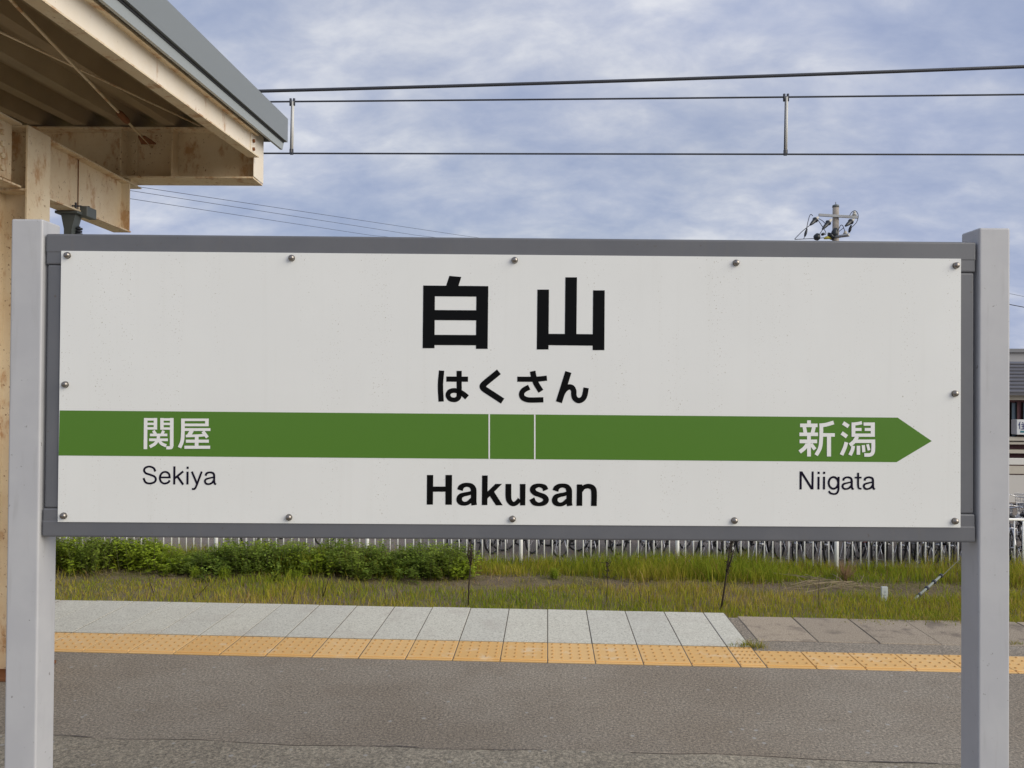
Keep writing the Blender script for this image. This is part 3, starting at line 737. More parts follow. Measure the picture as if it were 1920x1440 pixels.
# ================================================================== FENCE
YN = 14.8
fence = empty('picket_fence', (0, YN, GZ), 0, label='white metal picket fence between the weeds and parked bicycles', cat='fence')
ftop = onY(1906, 972, YN).z - GZ
q = MB(); q.tube([(-13, 0, ftop-.02), (13, 0, ftop-.02)], .024, 8); q.build('top_rail', M_WHITE, fence)
q = MB(); q.tube([(0, 0, .02), (0, 0, ftop-.035)], .0125, 8); o_ = q.build('picket', M_WHITE); pm_ = o_.data; bpy.data.objects.remove(o_)
xa = onY(640+1010/3, 1030, YN).x
sp_ = (onY(640+1890/3, 1030, YN).x-xa)/20
for i in range(-84, 86):
    x = xa+sp_*i
    if i % 20 == 0 or abs(x) > 12.9: continue
    inst('picket', pm_, fence, (x+rng.uniform(-.004, .004), 0, 0), (rng.uniform(-.006, .006), rng.uniform(-.008, .008), 0))
q = MB(); q.tube([(0, 0, -.2), (0, 0, ftop+.01)], .036, 10); o_ = q.build('post', M_WHITE); pp_ = o_.data; bpy.data.objects.remove(o_)
for i in range(-4, 5): inst('post', pp_, fence, (xa+sp_*20*i, 0, 0))

# ================================================================== BICYCLES
M_TYRE = mat('tyre', (.018, .018, .02), .8); M_RIM = mat('alloy', (.55, .55, .56), .3, .9); M_SADDLE = mat('saddle', (.02, .018, .018), .6)
paints = {'silver': mat('bike_silver', (.50, .51, .53), .35, .5), 'black': mat('bike_black', (.02, .022, .03), .3), 'red': mat('bike_red', (.33, .025, .03), .35),
          'blue': mat('bike_blue', (.07, .16, .40), .35), 'white': mat('bike_white', (.62, .63, .64), .4), 'navy': mat('bike_navy', (.02, .03, .09), .35)}
def arc(c, r, a0, a1, n, y=0): return [(c[0]+r*math.cos(R(a0+(a1-a0)*k/n)), y, c[1]+r*math.sin(R(a0+(a1-a0)*k/n))) for k in range(n+1)]
def make_bike(pm, basket=True):
    root = empty('bicycle')
    RW, WB = .335, 1.07
    fx = WB
    def tb(name, paths, r, m, par, n=7, closed=False):
        q = MB()
        for p_ in paths: q.tube(p_, r, n, closed=closed)
        return q.build(name, m, par)
    bb, st, hd, hd2 = (.44, 0, .30), (.30, 0, .74), (.86, 0, .80), (.89, 0, .68)
    tb('frame', [[bb, hd2], [bb, st], [(.40, 0, .44), (.62, 0, .50), hd], [hd, hd2]], .016, pm, root)
    tb('chainstay', [[bb, (.2, s*.05, .32), (0, s*.06, RW)] for s in (-1, 1)], .010, pm, root)
    tb('seatstay', [[(.32, 0, .68), (.15, s*.05, .5), (0, s*.06, RW)] for s in (-1, 1)], .008, pm, root)
    tb('fork', [[hd2, (.93, s*.05, .60), (1.0, s*.055, .45), (fx, s*.055, RW)] for s in (-1, 1)], .011, pm, root)
    tb('handlebar', [[(.86, 0, .80), (.84, 0, .95)], [(.62, -.29, 1.0), (.72, -.28, 1.02), (.84, -.12, .97), (.84, .12, .97), (.72, .28, 1.02), (.62, .29, 1.0)]], .011, M_RIM, root)
    tb('seatpost', [[st, (.28, 0, .86)]], .013, M_RIM, root)
    q = MB(); q.tube([(.12, 0, .88), (.18, 0, .90), (.26, 0, .895), (.34, 0, .885), (.42, 0, .88)], [.06, .10, .08, .04, .02], 10)
    for v in q.bm.verts: v.co.z = .89+(v.co.z-.89)*.45
    q.build('saddle', M_SADDLE, root)
    for cx in (0, fx):
        wl = tb('wheel', [[(cx+RW*.93*math.cos(a), 0, RW+RW*.93*math.sin(a)) for a in np.linspace(0, 2*math.pi, 28, endpoint=False)]], .012, M_RIM, root, 6, True)
        tb('tyre', [[(cx+(RW-.019)*math.cos(a), 0, RW+(RW-.019)*math.sin(a)) for a in np.linspace(0, 2*math.pi, 30, endpoint=False)]], .019, M_TYRE, wl, 7, True)
        q = MB(); q.tube([(cx, -.05, RW), (cx, .05, RW)], .022, 8)
        for k in range(18):
            a = 2*math.pi*k/18; q.tube([(cx, .03*(-1)**k, RW), (cx+RW*.92*math.cos(a), 0, RW+RW*.92*math.sin(a))], .0022, 3, False)
        q.build('spokes', M_RIM, wl)
        tb('mudguard', [arc((cx, RW), RW+.022, 10 if cx else 20, 170 if cx == 0 else 140, 14)], .014, M_RIM, root, 5)
    q = MB(); q.tube([(.44, .045, .30), (.44, .055, .30)], .085, 16); q.tube([(.44, .06, .30), (.52, .06, .16)], .009, 6); q.tube([(.44, -.06, .30), (.36, -.06, .44)], .009, 6); q.tube([(.44, -.06, .30), (.44, .06, .30)], .012, 6)
    q.box(.48, .57, .06, .15, .15, .17); q.box(.31, .40, -.15, -.06, .43, .45); q.build('crank', M_TYRE, root)
    tb('kickstand', [[(0, .09, RW), (.02, .16, .02), (.02, -.16, .02), (0, -.09, RW)]], .009, M_RIM, root, 6)
    tb('rack', [[(.26, s*.05, .66), (-.25, s*.06, .72)] for s in (-1, 1)]+[[(-.2, s*.06, .715), (0, s*.07, RW)] for s in (-1, 1)]+[[(x_, -.06, .69+.1*(.1-x_)), (x_, .06, .69+.1*(.1-x_))] for x_ in (-.22, -.1, .05, .2)], .007, M_RIM, root, 5)
    if basket:
        q = MB(); n = 6
        for z, e in ((.80, 0), (.88, .012), (.96, .022), (1.02, .03)):
            q.tube([(.92-e, -.15-e, z), (1.14+e, -.15-e, z), (1.14+e, .15+e, z), (.92-e, .15+e, z)], .004 if z < 1.02 else .007, 4, closed=True)
        for k in range(8):
            y_ = -.15+.3*k/7
            for xx, ee in ((.92, -.03), (1.14, .03)): q.tube([(xx, y_, .80), (xx+ee, y_*1.2, 1.02)], .003, 4, False)
            xx = .92+.22*k/7
            for ss in (-1, 1): q.tube([(xx, ss*.15, .80), (.89+.28*k/7, ss*.18, 1.02)], .003, 4, False)
            q.tube([(xx, -.15, .80), (xx, .15, .80)], .003, 4, False)
        q.build('basket', M_RIM, root)
    else:
        q = MB(); q.tube([(.93, 0, .74), (1.0, 0, .75)], [.03, .045], 10); q.build('headlight', M_RIM, root)
    return root
protos = {}
for i, (k_, pm) in enumerate(paints.items()): protos[k_] = make_bike(pm, basket=(i % 3 != 2))
used = set()
# (pixel of nearer wheel, distance, heading, colour)
bk = [(470, 16.3, 70, 'silver'), (610, 16.6, 62, 'black'), (850, 16.0, 68, 'silver'), (893, 15.9, 72, 'black'), (925, 16.1, 66, 'silver'), (945, 16.4, 30, 'black'), (1000, 16.2, 58, 'silver'), (1052, 15.9, 48, 'navy'),
      (1085, 16.5, 40, 'silver'), (1105, 15.9, 62, 'black'), (1160, 16.2, 50, 'white'), (1205, 15.9, 66, 'black'), (1235, 16.1, 50, 'silver'), (1290, 16.0, 40, 'white'), (1325, 16.0, 52, 'silver'), (1365, 15.9, 62, 'black'),
      (1395, 16.2, 55, 'silver'), (1425, 15.8, 70, 'black'), (1462, 16.1, 60, 'white'), (1490, 15.9, 66, 'navy'), (1520, 16.0, 58, 'black'), (1550, 15.8, 62, 'silver'), (1590, 16.0, 55, 'red'), (1612, 16.2, 52, 'red'),
      (1640, 15.8, 60, 'black'), (1662, 16.0, 64, 'silver'), (1690, 15.9, 58, 'black'), (1712, 16.1, 66, 'navy'), (1735, 15.8, 60, 'silver'), (1757, 16.0, 56, 'blue'), (1785, 15.9, 52, 'white'), (1815, 16.0, 60, 'black'),
      (1845, 15.9, 64, 'silver'), (1875, 16.0, 58, 'navy'), (1900, 15.8, 66, 'black'), (1925, 16.0, 60, 'silver'), (1955, 15.9, 62, 'navy'),
      (1560, 17.6, 50, 'black'), (1630, 17.7, 130, 'silver'), (1700, 17.6, 60, 'navy'), (1770, 17.8, 120, 'black'), (1840, 17.6, 55, 'silver'), (1895, 17.4, 125, 'navy'), (1918, 17.6, 62, 'black'), (1940, 17.5, 130, 'white')]
names = {'silver': 'silver city bicycle with front basket parked behind the white fence', 'black': 'black city bicycle parked behind the white fence', 'red': 'red bicycle without basket parked behind the white fence',
         'blue': 'blue city bicycle with front basket parked behind the white fence', 'white': 'white city bicycle parked behind the white fence', 'navy': 'dark navy bicycle parked among the others behind the white fence'}
for px, yy, hd, cl_ in bk:
    o = protos[cl_] if cl_ not in used else copy_tree(protos[cl_]); used.add(cl_)
    yy -= .42
    v = onY(px, 1040, yy)
    o.location = (v.x, yy, GZ+.012); o.rotation_euler = (R(rng.uniform(-3, 3)), 0, R(hd+rng.uniform(-6, 6)))
    tag(o, names[cl_].replace('parked', 'parked in the second row') if yy > 16.9 else names[cl_], 'bicycle', cl_+(' bicycles in the second row' if yy > 16.9 else ' bicycles parked along the fence'))

# ================================================================== SHOP AND BUILDINGS AT THE RIGHT
YS = 25.0
M_MAR = mat('maroon_cladding', (.14, .055, .06), .7); M_CRW = mat('cream_render', (.56, .54, .50), .8); M_TILE = mat('roof_tile_dark', (.10, .10, .115), .5)
M_GLASS = mat('window_glass', (.10, .14, .18), .08); M_TRIM = mat('cream_trim', (.50, .46, .38), .6); M_BRICK = mat('brick_red', (.20, .075, .055), .85)
def hz(py, y): return onY(1906, py, y).z
xs0 = onY(1893, 800, YS).x
shop = empty('shop', (xs0, YS, GZ), 0, label='maroon shop with dark tiled roof and cream ledges beyond the parked bicycles', cat='building')
X0s, X1s = -4.5, 8.0
zz = lambda py, y=YS: hz(py, y)-GZ
q = MB(); q.box(X0s, X1s, .3, 6, 0, zz(742)); q.build('wall', M_MAR, shop)
q = MB(); q.box(X0s-.2, X1s+.2, -.05, .29, zz(750), zz(741)); q.build('fascia_board', M_TRIM, shop)
rf = MB(); rf.prism([Vector((X0s-.4, -.35, zz(741)+.01)), Vector((X0s-.4, 6.2, zz(741)+.01)), Vector((X0s-.4, 6.2, zz(741)+.9)), Vector((X0s-.4, 3.0, zz(741)+1.15)), Vector((X0s-.4, -.35, zz(741)+.07))], (X1s-X0s+.8, 0, 0)); rf = rf.build('roof', M_TILE, shop)
for r_ in range(9):
    t_ = r_/9; y_ = -.35+3.35*t_; z_ = zz(741)+.08+1.08*t_
    q = MB(); q.box(X0s-.42, X1s+.42, y_-.02, y_+.40, z_, z_+.035); q.bm.verts.ensure_lookup_table()
    o = q.build('tile_course', M_TILE, rf)
q = MB(); q.box(.38, 1.0, 2.2, 2.8, zz(741)+.7, zz(684)+.2); q.box(.34, 1.04, 2.16, 2.84, zz(684)+.2, zz(684)+.33); q.build('chimney', M_BRICK, rf)
for (x0, x1) in ((.20, .33), (.55, 1.6), (-3.5, -2.2)):
    q = MB(); q.box(x0, x1, .27, .31, zz(822), zz(756)); wn = q.build('window', M_GLASS, shop)
    q = MB(); q.box(x0-.03, x0, .24, .305, zz(824), zz(754)); q.box(x1, x1+.03, .24, .305, zz(824), zz(754)); q.build('window_frame', M_BLACK, wn)
for k, (ya, yb) in enumerate(((819, 826), (828, 833), (843, 850))):
    q = MB(); q.box(X0s+.1, X1s, -.20+.06*k, .295, zz(yb), zz(ya), .01, 1); q.build('awning_slat', M_TRIM, shop)
q = MB(); q.box(X0s, X1s, -.5, -.38, zz(869), zz(857), .01, 1); q.build('ledge', mat('ledge_white', (.66, .65, .6), .6), shop)
q = MB(); q.box(X0s, X1s, -.48, -.40, zz(886), zz(871), .01, 1); q.build('ledge', M_TRIM, shop)
q = MB(); q.box(X0s, X1s, -.46, -.36, 0, zz(888)); q.build('low_wall', M_CRW, shop)
sb0 = onY(1906.5, 801, YS-.3)
board = empty('shop_sign', (sb0.x, YS-.3, hz(815, YS-.3)), 0, label='small white signboard with blue lettering on the maroon shop', cat='sign')
q = MB(); q.box(0, 1.1, 0, .3, 0, .45, .01, 1); q.build('board', mat('signboard_white', (.66, .68, .68), .5), board)
q = MB()
for (x0, z0, x1, z1) in ((.10, .39, .05, .28), (.085, .33, .085, .17), (.16, .37, .20, .34), (.13, .31, .25, .31), (.14, .245, .24, .245), (.12, .17, .26, .17), (.19, .31, .19, .17)):
    d = Vector((x1-x0, 0, z1-z0)); n_ = Vector((-d.z, 0, d.x)).normalized()*.011; A = Vector((x0, -.002, z0)); B = Vector((x1, -.002, z1))
    q.prism([A-n_, B-n_, B+n_, A+n_], (0, -.004-.0007*len(q.bm.faces)/6, 0))
q.build('lettering', mat('sign_blue', (.02, .03, .14), .5), board)
q = MB(); q.box(.10, 1.0, -.006, -.001, .06, .12); q.build('teal_bar', mat('sign_teal', (.02, .16, .20), .5), board)
YB = 44.0
xb0 = onY(1893, 700, YB).x
blk = empty('grey_building', (xb0, YB, GZ), 0, label='flat roofed pale grey building rising behind the tiled shop roof', cat='building')
zb = lambda py: hz(py, YB)-GZ
M_GRY = mat('grey_render', (.36, .36, .36), .8)
q = MB(); q.box(-9, 12, 0, 10, 0, zb(661)); q.build('wall', M_GRY, blk)
q = MB(); q.box(-9.2, 12.2, -.15, 10.2, zb(661)+.003, zb(654)); q.build('parapet', mat('parapet_grey', (.22, .225, .235), .8), blk)
q = MB(); q.box(.68, 1.6, 3, 4, zb(654)+.003, zb(648)); q.build('vent', M_MAR, blk)
for x0 in (-7.2, -4.8, -2.4, -.35, 2.0, 4.6, 7.2):
    q = MB(); q.box(x0, x0+.62 if x0 == -.35 else x0+1.4, -.04, .01, zb(714), zb(684)); wn = q.build('window', mat('pale_blind', (.42, .50, .56), .3), blk)
    x1 = x0+.62 if x0 == -.35 else x0+1.4
    q = MB(); q.box(x0-.05, x1+.05, -.08, -.002, zb(684)+.002, zb(684)+.08); q.build('window_head', M_TILE, wn)

# ================================================================== VEGETATION
def blades(pos, h, wd, lean, cols, name, m=M_GRASS):
    n = len(pos); ang = nrg.uniform(0, 2*np.pi, n); la = nrg.uniform(0, 2*np.pi, n)
    dx_, dy_ = np.cos(ang)*wd/2, np.sin(ang)*wd/2
    lx, ly = np.cos(la)*lean*h, np.sin(la)*lean*h
    V = np.zeros((n, 5, 3))
    V[:, 0] = pos + np.stack([-dx_, -dy_, np.zeros(n)], 1); V[:, 1] = pos + np.stack([dx_, dy_, np.zeros(n)], 1)
    mid = pos + np.stack([lx*.3, ly*.3, h*.55], 1)
    V[:, 2] = mid + np.stack([dx_*.8, dy_*.8, np.zeros(n)], 1); V[:, 3] = mid + np.stack([-dx_*.8, -dy_*.8, np.zeros(n)], 1)
    V[:, 4] = pos + np.stack([lx, ly, h*(1-.25*lean)], 1)
    b = np.arange(n)[:, None]*5
    loops = np.concatenate([b+np.array([0, 1, 2, 3]), b+np.array([3, 2, 4])], 1).ravel()
    fl = np.tile([4, 3], n)
    return raw_mesh(name, V.reshape(-1, 3), fl, loops, np.repeat(cols, 5, 0), m)
def fbm(x, y, s):
    v = np.zeros_like(x)
    for k in range(5):
        a = .7+1.3*k+s; f = .55*1.75**k
        v += np.sin(f*(x*np.cos(a)+y*np.sin(a))*2+s*3.1+k)*.62**k + np.sin(f*(x*np.sin(a*1.7)-y*np.cos(a*1.3))*2.3+s+2*k)*.62**k
    return v/3.2
GC = np.array([[.330, .305, .036], [.260, .290, .030], [.385, .315, .060], [.200, .255, .024], [.44, .33, .12], [.32, .19, .075]])
def grass_field(n, x0, x1, y0, y1, hm, name, label, prob, green=0.):
    x = nrg.uniform(x0, x1, n); y = nrg.uniform(y0, y1, n)
    d = prob(x, y); keep = nrg.uniform(0, 1, n) < d; x, y = x[keep], y[keep]; n = len(x)
    h = hm*(0.45+.75*nrg.uniform(0, 1, n)**1.5)*(1+.55*fbm(x, y, 2.2)).clip(.35, 2)
    t = fbm(x, y, 5.5)+nrg.normal(0, .35, n)+green
    idx = np.where(t > .5, 3, np.where(t > .1, 1, np.where(t > -.35, 0, np.where(t > -.75, 2, 4))))
    idx = np.where(nrg.uniform(0, 1, n) < .04, 5, idx)
    cols = GC[idx]*nrg.uniform(.8, 1.55, (n, 1))
    pos = np.stack([x, y, np.full(n, GZ-.005)], 1)
    me = blades(pos, h, nrg.uniform(.006, .013, n), nrg.uniform(.1, .75, n), cols, name)
    o = bpy.data.objects.new(name, me); C.objects.link(o); return tag(o, label, 'grass', kind='stuff')
def p_front(x, y):
    e = 13.05+.18*np.sin(x*.9)+.1*np.sin(x*2.7+1)
    return (.75+.5*fbm(x, y, 1.1)).clip(.25, 1)*np.where(y < e, 1, .10)
def p_back(x, y):
    e = 13.75+.15*np.sin(x*1.1+2)+.1*np.sin(x*3.1)
    return (.75+.45*fbm(x, y, 3.4)).clip(.3, 1)*np.where(y > e, 1, .05)
grass_field(90000, -11, 12, 10.4, 13.6, .155, 'track_side_grass', 'yellowish short grass growing along the trackside in front of bare earth strip', p_front)
grass_field(60000, -11, 12, 13.4, 14.98, .30, 'fence_side_grass', 'taller green grass growing along the foot of the picket fence', p_back, .25)
# straw and litter on the bare strip
n = 2600; x = nrg.uniform(-11, 12, n); y = nrg.normal(13.45, .22, n)
pos = np.stack([x, y, np.full(n, GZ+.01)+nrg.uniform(0, .05, n)], 1)
me = blades(pos, nrg.uniform(.02, .06, n), nrg.uniform(.008, .016, n), nrg.uniform(2, 7, n), np.array([[.36, .29, .17]])*nrg.uniform(.35, 1.15, (n, 1)), 'straw')
o = bpy.data.objects.new('straw_litter', me); C.objects.link(o); tag(o, 'dry straw scattered on the bare earth strip', 'straw', kind='stuff')

def leaf_mesh(name, n, rx, ry, hz_, cbase, lean, size=(.055, .115)):
    # upright leafy stems: leaves gather along stems
    ns = 30; sx = nrg.normal(0, rx*.5, ns); sy = nrg.normal(0, ry*.5, ns)
    hh = hz_*(.55+.45*nrg.uniform(0, 1, ns))*(1-.35*(sx/rx)**2).clip(.35, 1)
    hh[:4] *= 1.22; tn = nrg.uniform(.55, 1.5, ns); si = nrg.integers(0, ns, n); t = nrg.uniform(.08, 1, n)**.8
    bx = sx[si]*(1+.35*t)+nrg.normal(0, .035, n); by = sy[si]*(1+.35*t)+nrg.normal(0, .035, n); bz = hh[si]*t
    ang = nrg.uniform(0, 2*np.pi, n); tilt = nrg.uniform(-.25, .9, n); ln = nrg.uniform(*size, n)*(1.15-.45*t)
    d = np.stack([np.cos(ang)*np.cos(tilt), np.sin(ang)*np.cos(tilt), np.sin(tilt)], 1)
    s_ = np.stack([-np.sin(ang), np.cos(ang), nrg.uniform(-.4, .4, n)], 1)
    p0 = np.stack([bx, by, bz], 1); wv = (ln*.24)[:, None]
    V = np.zeros((n, 4, 3)); V[:, 0] = p0; V[:, 1] = p0+d*(ln*.5)[:, None]+s_*wv; V[:, 2] = p0+d*ln[:, None]-np.array([0, 0, .12])*ln[:, None]; V[:, 3] = p0+d*(ln*.5)[:, None]-s_*wv
    b = np.arange(n)[:, None]*4; loops = (b+np.array([0, 1, 2, 3])).ravel()
    cols = np.array(cbase)[None]*nrg.uniform(.75, 1.25, (n, 1))*tn[si][:, None]*np.array([1, 1, 1])+np.stack([nrg.uniform(0, .03, n)*t, nrg.uniform(0, .03, n)*t, np.zeros(n)], 1)
    me = raw_mesh(name, V.reshape(-1, 3), np.full(n, 4), loops, np.repeat(cols, 4, 0), M_LEAF)
    q = MB()
    for k in range(ns): q.tube([(sx[k], sy[k], 0), (sx[k]*1.2, sy[k]*1.2, hh[k]*.6), (sx[k]*1.35, sy[k]*1.35, hh[k])], [.005, .004, .002], 4, False)
    o = q.build('stem', mat('weed_stem', (.10, .10, .04), .8)); sme = o.data; bpy.data.objects.remove(o)
    return me, sme
kinds = {'dark': [leaf_mesh('foliage', 1500, .42, .30, .66, (.190, .265, .045), .3) for _ in range(2)],
         'bright': [leaf_mesh('foliage', 1400, .42, .30, .60, (.270, .345, .034),   .3, (.06, .13)) for _ in range(2)],
         'mixed': [leaf_mesh('foliage', 1400, .40, .30, .68, (.210, .275, .045), .3) for _ in range(2)]}
lab = {'dark': 'dark green leafy weed bush growing by the picket fence', 'bright': 'bright yellow green leafy weed bush growing by the picket fence', 'mixed': 'mid green tall leafy weeds growing by the picket fence'}
sh = [(90, 'mixed', 1.15), (130, 'bright', 1.05), (175, 'mixed', 1.1), (215, 'mixed', 1.0), (250, 'bright', .98), (285, 'bright', .92), (320, 'bright', .78), (352, 'mixed', .62), (385, 'dark', .85), (420, 'dark', .9), (455, 'dark', .95), (490, 'mixed', .92),
      (525, 'dark', 1.0), (560, 'dark', .95), (595, 'bright', .9), (630, 'dark', 1.0), (665, 'mixed', .98), (700, 'dark', 1.0), (735, 'dark', .95), (768, 'dark', 1.0), (800, 'dark', .95), (830, 'mixed', .85), (858, 'bright', .8), (30, 'dark', 1.1), (-30, 'mixed', 1.1)]
def shrub(px, yy, kd, s, name='weed_bush'):
    fm, sm_ = rng.choice(kinds[kd]); v = onY(px, 1085, yy)
    r_ = empty(name, (v.x, yy, GZ), rng.uniform(0, 6.28), label=lab[kd].replace('growing by', 'pressed against' if yy > 14.1 else 'between bare earth and'), cat='bush', group=kd+(' weed bushes against the fence' if yy > 14.1 else ' weed bushes edging the bare earth'))
    sc_ = s*rng.uniform(.92, 1.08)
    inst('foliage', fm, r_, (0, 0, 0), scale=(1.0, 1.0, sc_)); inst('stem', sm_, r_, (0, 0, 0), scale=(1.0, 1.0, sc_))
for px, kd, s in sh: shrub(px, rng.uniform(13.6, 14.05), kd, s*(rng.uniform(.9, 1.08) if px < 290 else rng.uniform(.72, .98)*(.7 if 300 < px < 400 else .95)))
for px in range(60, 880, 62): shrub(px+rng.uniform(-12, 12), rng.uniform(14.2, 14.45), rng.choice(['dark', 'mixed', 'mixed', 'bright']), rng.uniform(.6, .92)*(.6 if 290 < px < 400 else 1))
# small leafy sprigs in front
for px, y_ in ((745, 13.5), (545, 13.35), (365, 13.3), (420, 13.25), (560, 13.3), (1040, 13.7), (1270, 14.2)):
    fm, sm_ = kinds['bright'][0]; v = onY(px, 1085, y_)
    r_ = empty('weed_sprig', (v.x, y_, GZ), rng.uniform(0, 6), label='small pale green sprig standing alone on the bare earth strip', cat='plant', group='sprigs on the earth strip')
    s = rng.uniform(.3, .42); inst('foliage', fm, r_, (0, 0, 0), scale=(s*.55, s*.55, s)); inst('stem', sm_, r_, (0, 0, 0), scale=(s*.55, s*.55, s))
# dry stalks
def stalk(name, label, paths, y, r, twigs=0, fuzz=None):
    base = None
    for pth in paths:
        P3 = [onY(a, b, y) for a, b in pth]
        if base is None:
            base = P3[0].copy(); base.z = GZ; P3[0].z = GZ-.02
            r_ = empty(name, base, 0, label=label, cat='stalk')
        q = MB(); q.tube([v-base for v in P3], [r*(1-.5*k/(len(P3)-1)) for k in range(len(P3))], 5); q.build('stem', M_STALK, r_)
    if fuzz:
        q = MB()
        for (a, b, n_, s_) in fuzz:
            c = onY(a, b, y)-base
            for k in range(n_):
                d = Vector((rng.gauss(0, 1), rng.gauss(0, 1), rng.gauss(.3, 1.2))).normalized()*s_*rng.uniform(.3, 1); e_ = c+Vector((rng.gauss(0, .01), 0, rng.gauss(0, s_)))
                q.tube([e_, e_+d], [.006, .002], 4, False)
        q.build('seed_head', M_STALK, r_)
stalk('dry_stalk', 'tall dark dry stalk with drooping head beside the weed bushes', [[(878, 1150), (879, 1100), (882, 1060), (882, 1015)], [(882, 1060), (885, 1045), (884, 1030)], [(881, 1052), (877, 1040), (880, 1022)]], 11.9, .014, fuzz=[(882, 1046, 46, .07)])
stalk('dry_stalk', 'thick dark leaning dry stalk rising from the end of the pale slabs', [[(1351, 1155), (1356, 1120), (1361, 1085), (1366, 1050), (1370, 1018)], [(1362, 1072), (1371, 1050), (1376, 1030)]], 11.9, .018, fuzz=[(1365, 1062, 50, .06), (1372, 1022, 30, .09)])
stalk('dry_stalk', 'thin dry stalk with bushy brown seed head in the grass', [[(1138, 1146), (1138, 1110), (1139, 1070), (1139, 1055)]], 12.0, .007, fuzz=[(1139, 1066, 34, .08)])
stalk('dry_stalk', 'bent dry twig leaning left in the grass below the bright bush', [[(290, 1128), (288, 1112), (282, 1095), (278, 1078)]], 12.0, .008)
stalk('dry_stalk', 'forked V shaped dry twig in the trackside grass', [[(365, 1130), (360, 1110), (355, 1085)], [(365, 1126), (376, 1112), (388, 1098)], [(380, 1108), (391, 1095)]], 12.0, .006)
stalk('dry_stalk', 'straight short dark twig below the dark weed bushes', [[(549, 1132), (553, 1110), (557, 1082)]], 12.0, .009)
stalk('dry_stalk', 'pair of dark twigs crossing below the dark weed bushes', [[(604, 1134), (605, 1110), (607, 1088)], [(606, 1118), (612, 1098), (616, 1085)]], 12.0, .009)
for i, (px, tp) in enumerate(((494, 1086), (722, 1098), (744, 1095), (664, 1098), (1086, 1110), (1200, 1100), (1216, 1108), (975, 1100), (1536, 1078), (1300, 1100), (868, 1100), (455, 1105))):
    v = onY(px, 1140, 12.1); r_ = empty('dry_weed', (v.x, 12.1, GZ), 0, label='single thin brown stem poking out of the trackside grass', cat='stalk', group='thin stems in the trackside grass')
    ht = onY(px, tp, 12.1).z-GZ
    q = MB(); q.tube([(0, 0, -.02), (rng.uniform(-.01, .01), 0, ht*.5), (rng.uniform(-.04, .04), 0, ht)], [.005, .004, .003], 4); q.build('stem', M_STALK, r_)
# cut dry branches lying on the right
q = MB()
for (a, b, c, d) in ((1460, 1072, 1530, 1092), (1484, 1102, 1585, 1091), (1500, 1080, 1580, 1094), (1520, 1098, 1600, 1090), (1600, 1101, 1660, 1104), (1560, 1076, 1590, 1100), (1480, 1098, 1540, 1088)):
    A, B = onZ(a, b, GZ+.08), onZ(c, d, GZ+.08)
    A.y = min(A.y, 14.4); B.y = min(B.y, 14.4)
    q.tube([A, (A+B)/2+Vector((0, 0, .03)), B], [.007, .006, .004], 5)
for k in range(30):
    c = onZ(rng.uniform(1490, 1620), rng.uniform(1080, 1104), GZ+rng.uniform(.02, .14)); d = Vector((rng.gauss(0, .25), rng.gauss(0, .1), rng.gauss(0, .05)))
    q.tube([c-d, c+d], .004, 4, False)
tag(q.build('cut_branches', M_STRAW), 'heap of cut dry branches lying in the grass near the marker post', 'branches')
# brown dead bush on the right
r_ = empty('dead_bush', (*onY(1585, 1080, 14.0).xy, GZ), 0, label='small brown withered bush in front of the red bicycles', cat='bush')
q = MB()
for k in range(90):
    a = rng.uniform(0, 6.28); s = rng.uniform(.04, .24); h = rng.uniform(.14, .38)
    q.tube([(rng.gauss(0, .03), rng.gauss(0, .03), 0), (s*.6*math.cos(a), s*.6*math.sin(a), h*.6), (s*math.cos(a), s*math.sin(a), h)], [.004, .003, .0015], 3, False)
q.build('twigs', mat('withered', (.30, .19, .10), .9), r_)
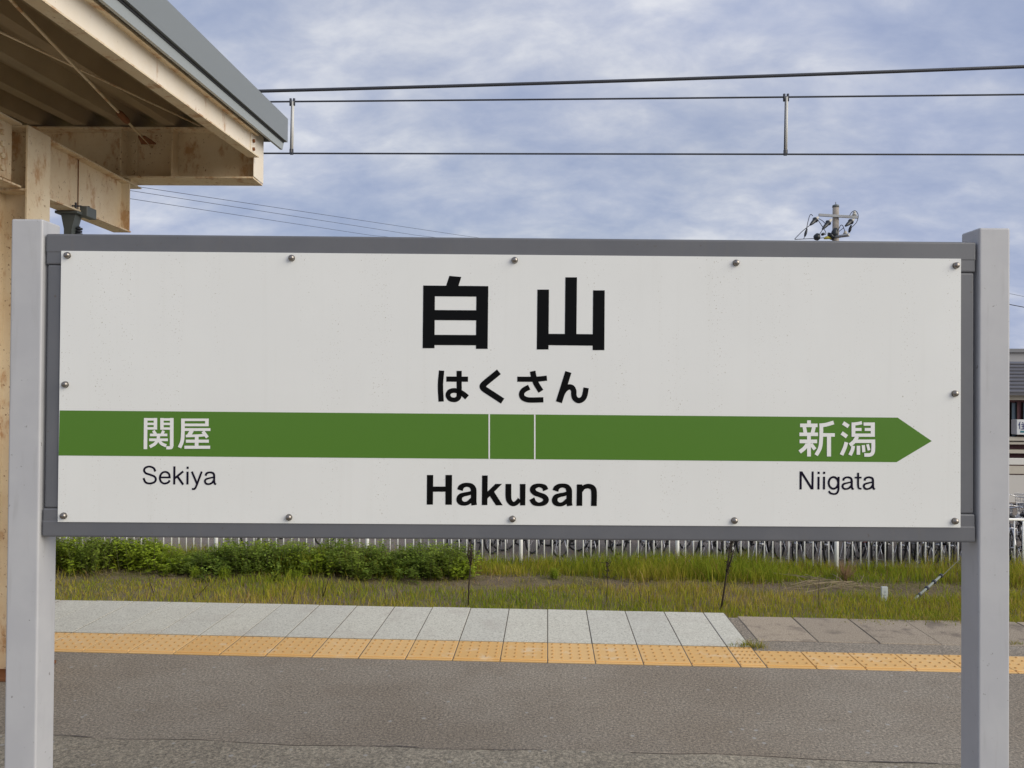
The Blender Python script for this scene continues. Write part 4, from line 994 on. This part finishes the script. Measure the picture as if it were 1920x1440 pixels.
# little white marker post
v = onZ(1658, 1127, GZ)
mk = empty('marker_post', v, R(4), label='small white plastic marker post with faded lettering in the grass', cat='post')
hgt = onY(1658, 1100, v.y).z-GZ
q = MB(); q.box(-.048, .048, -.02, .02, -.05, hgt, .004, 2); q.build('post_body', mat('marker_white', (.50, .54, .53), .6), mk)
q = MB()
for k in range(3):
    q.box(-.018, .018, -.0225, -.0206, hgt*.62-k*.05, hgt*.62+.010-k*.05); q.box(-.004, .004, -.0232, -.0226, hgt*.60-k*.05, hgt*.62+.03-k*.05)
q.build('faded_marks', mat('faded_mark', (.30, .33, .34), .7), mk)
# guy wire with cover
A = onZ(1706, 1131, GZ); B = onY(1800, 1048, A.y+1.1)
gy = empty('guy_wire', A, 0, label='slanting guy wire with grey sleeve anchored in the grass', cat='cable')
d = B-A
q = MB(); q.tube([(0, 0, -.05), d*1.0], .004, 6); q.build('strand', mat('strand_grey', (.15, .15, .14), .7), gy)
q = MB(); q.tube([d*.02, d*.16, d*.62], [.026, .020, .015], 8); q.build('sleeve', mat('sleeve_grey', (.24, .27, .25), .6), gy)
for k in (.17, .32, .46, .60):
    q = MB(); q.tube([d*(k-.012), d*(k+.012)], .032, 8); q.build('clip', M_WIRE, gy)
# weeds rooted in the platform joints
def tuft(px, py, n_, hm, label, rad=.05, z=0.0):
    v = onZ(px, py, z)
    pos = np.stack([nrg.normal(0, rad, n_), nrg.normal(0, rad*.35, n_), np.zeros(n_)-.01], 1)
    me = blades(pos, nrg.uniform(.3, 1, n_)*hm, nrg.uniform(.003, .006, n_), nrg.uniform(.3, 1.6, n_), GC[nrg.integers(0, 5, n_)]*nrg.uniform(.7, 1.2, (n_, 1)), 'weed_tuft')
    o = bpy.data.objects.new('weed_tuft', me); C.objects.link(o); o.location = v; tag(o, label, 'weed', kind='stuff')
tuft(1408, 1213, 150, .08, 'straggly weed growing at the corner of the last pale slab', .055)
tuft(1770, 1162, 320, .08, 'low weeds creeping over the edge of the worn slabs', .16)
tuft(1640, 1163, 160, .055, 'sparse weeds in the edge of worn slabs below the marker post', .15)
tuft(1905, 1207, 60, .04, 'weed in the strip beside the worn slabs and right post', .05)
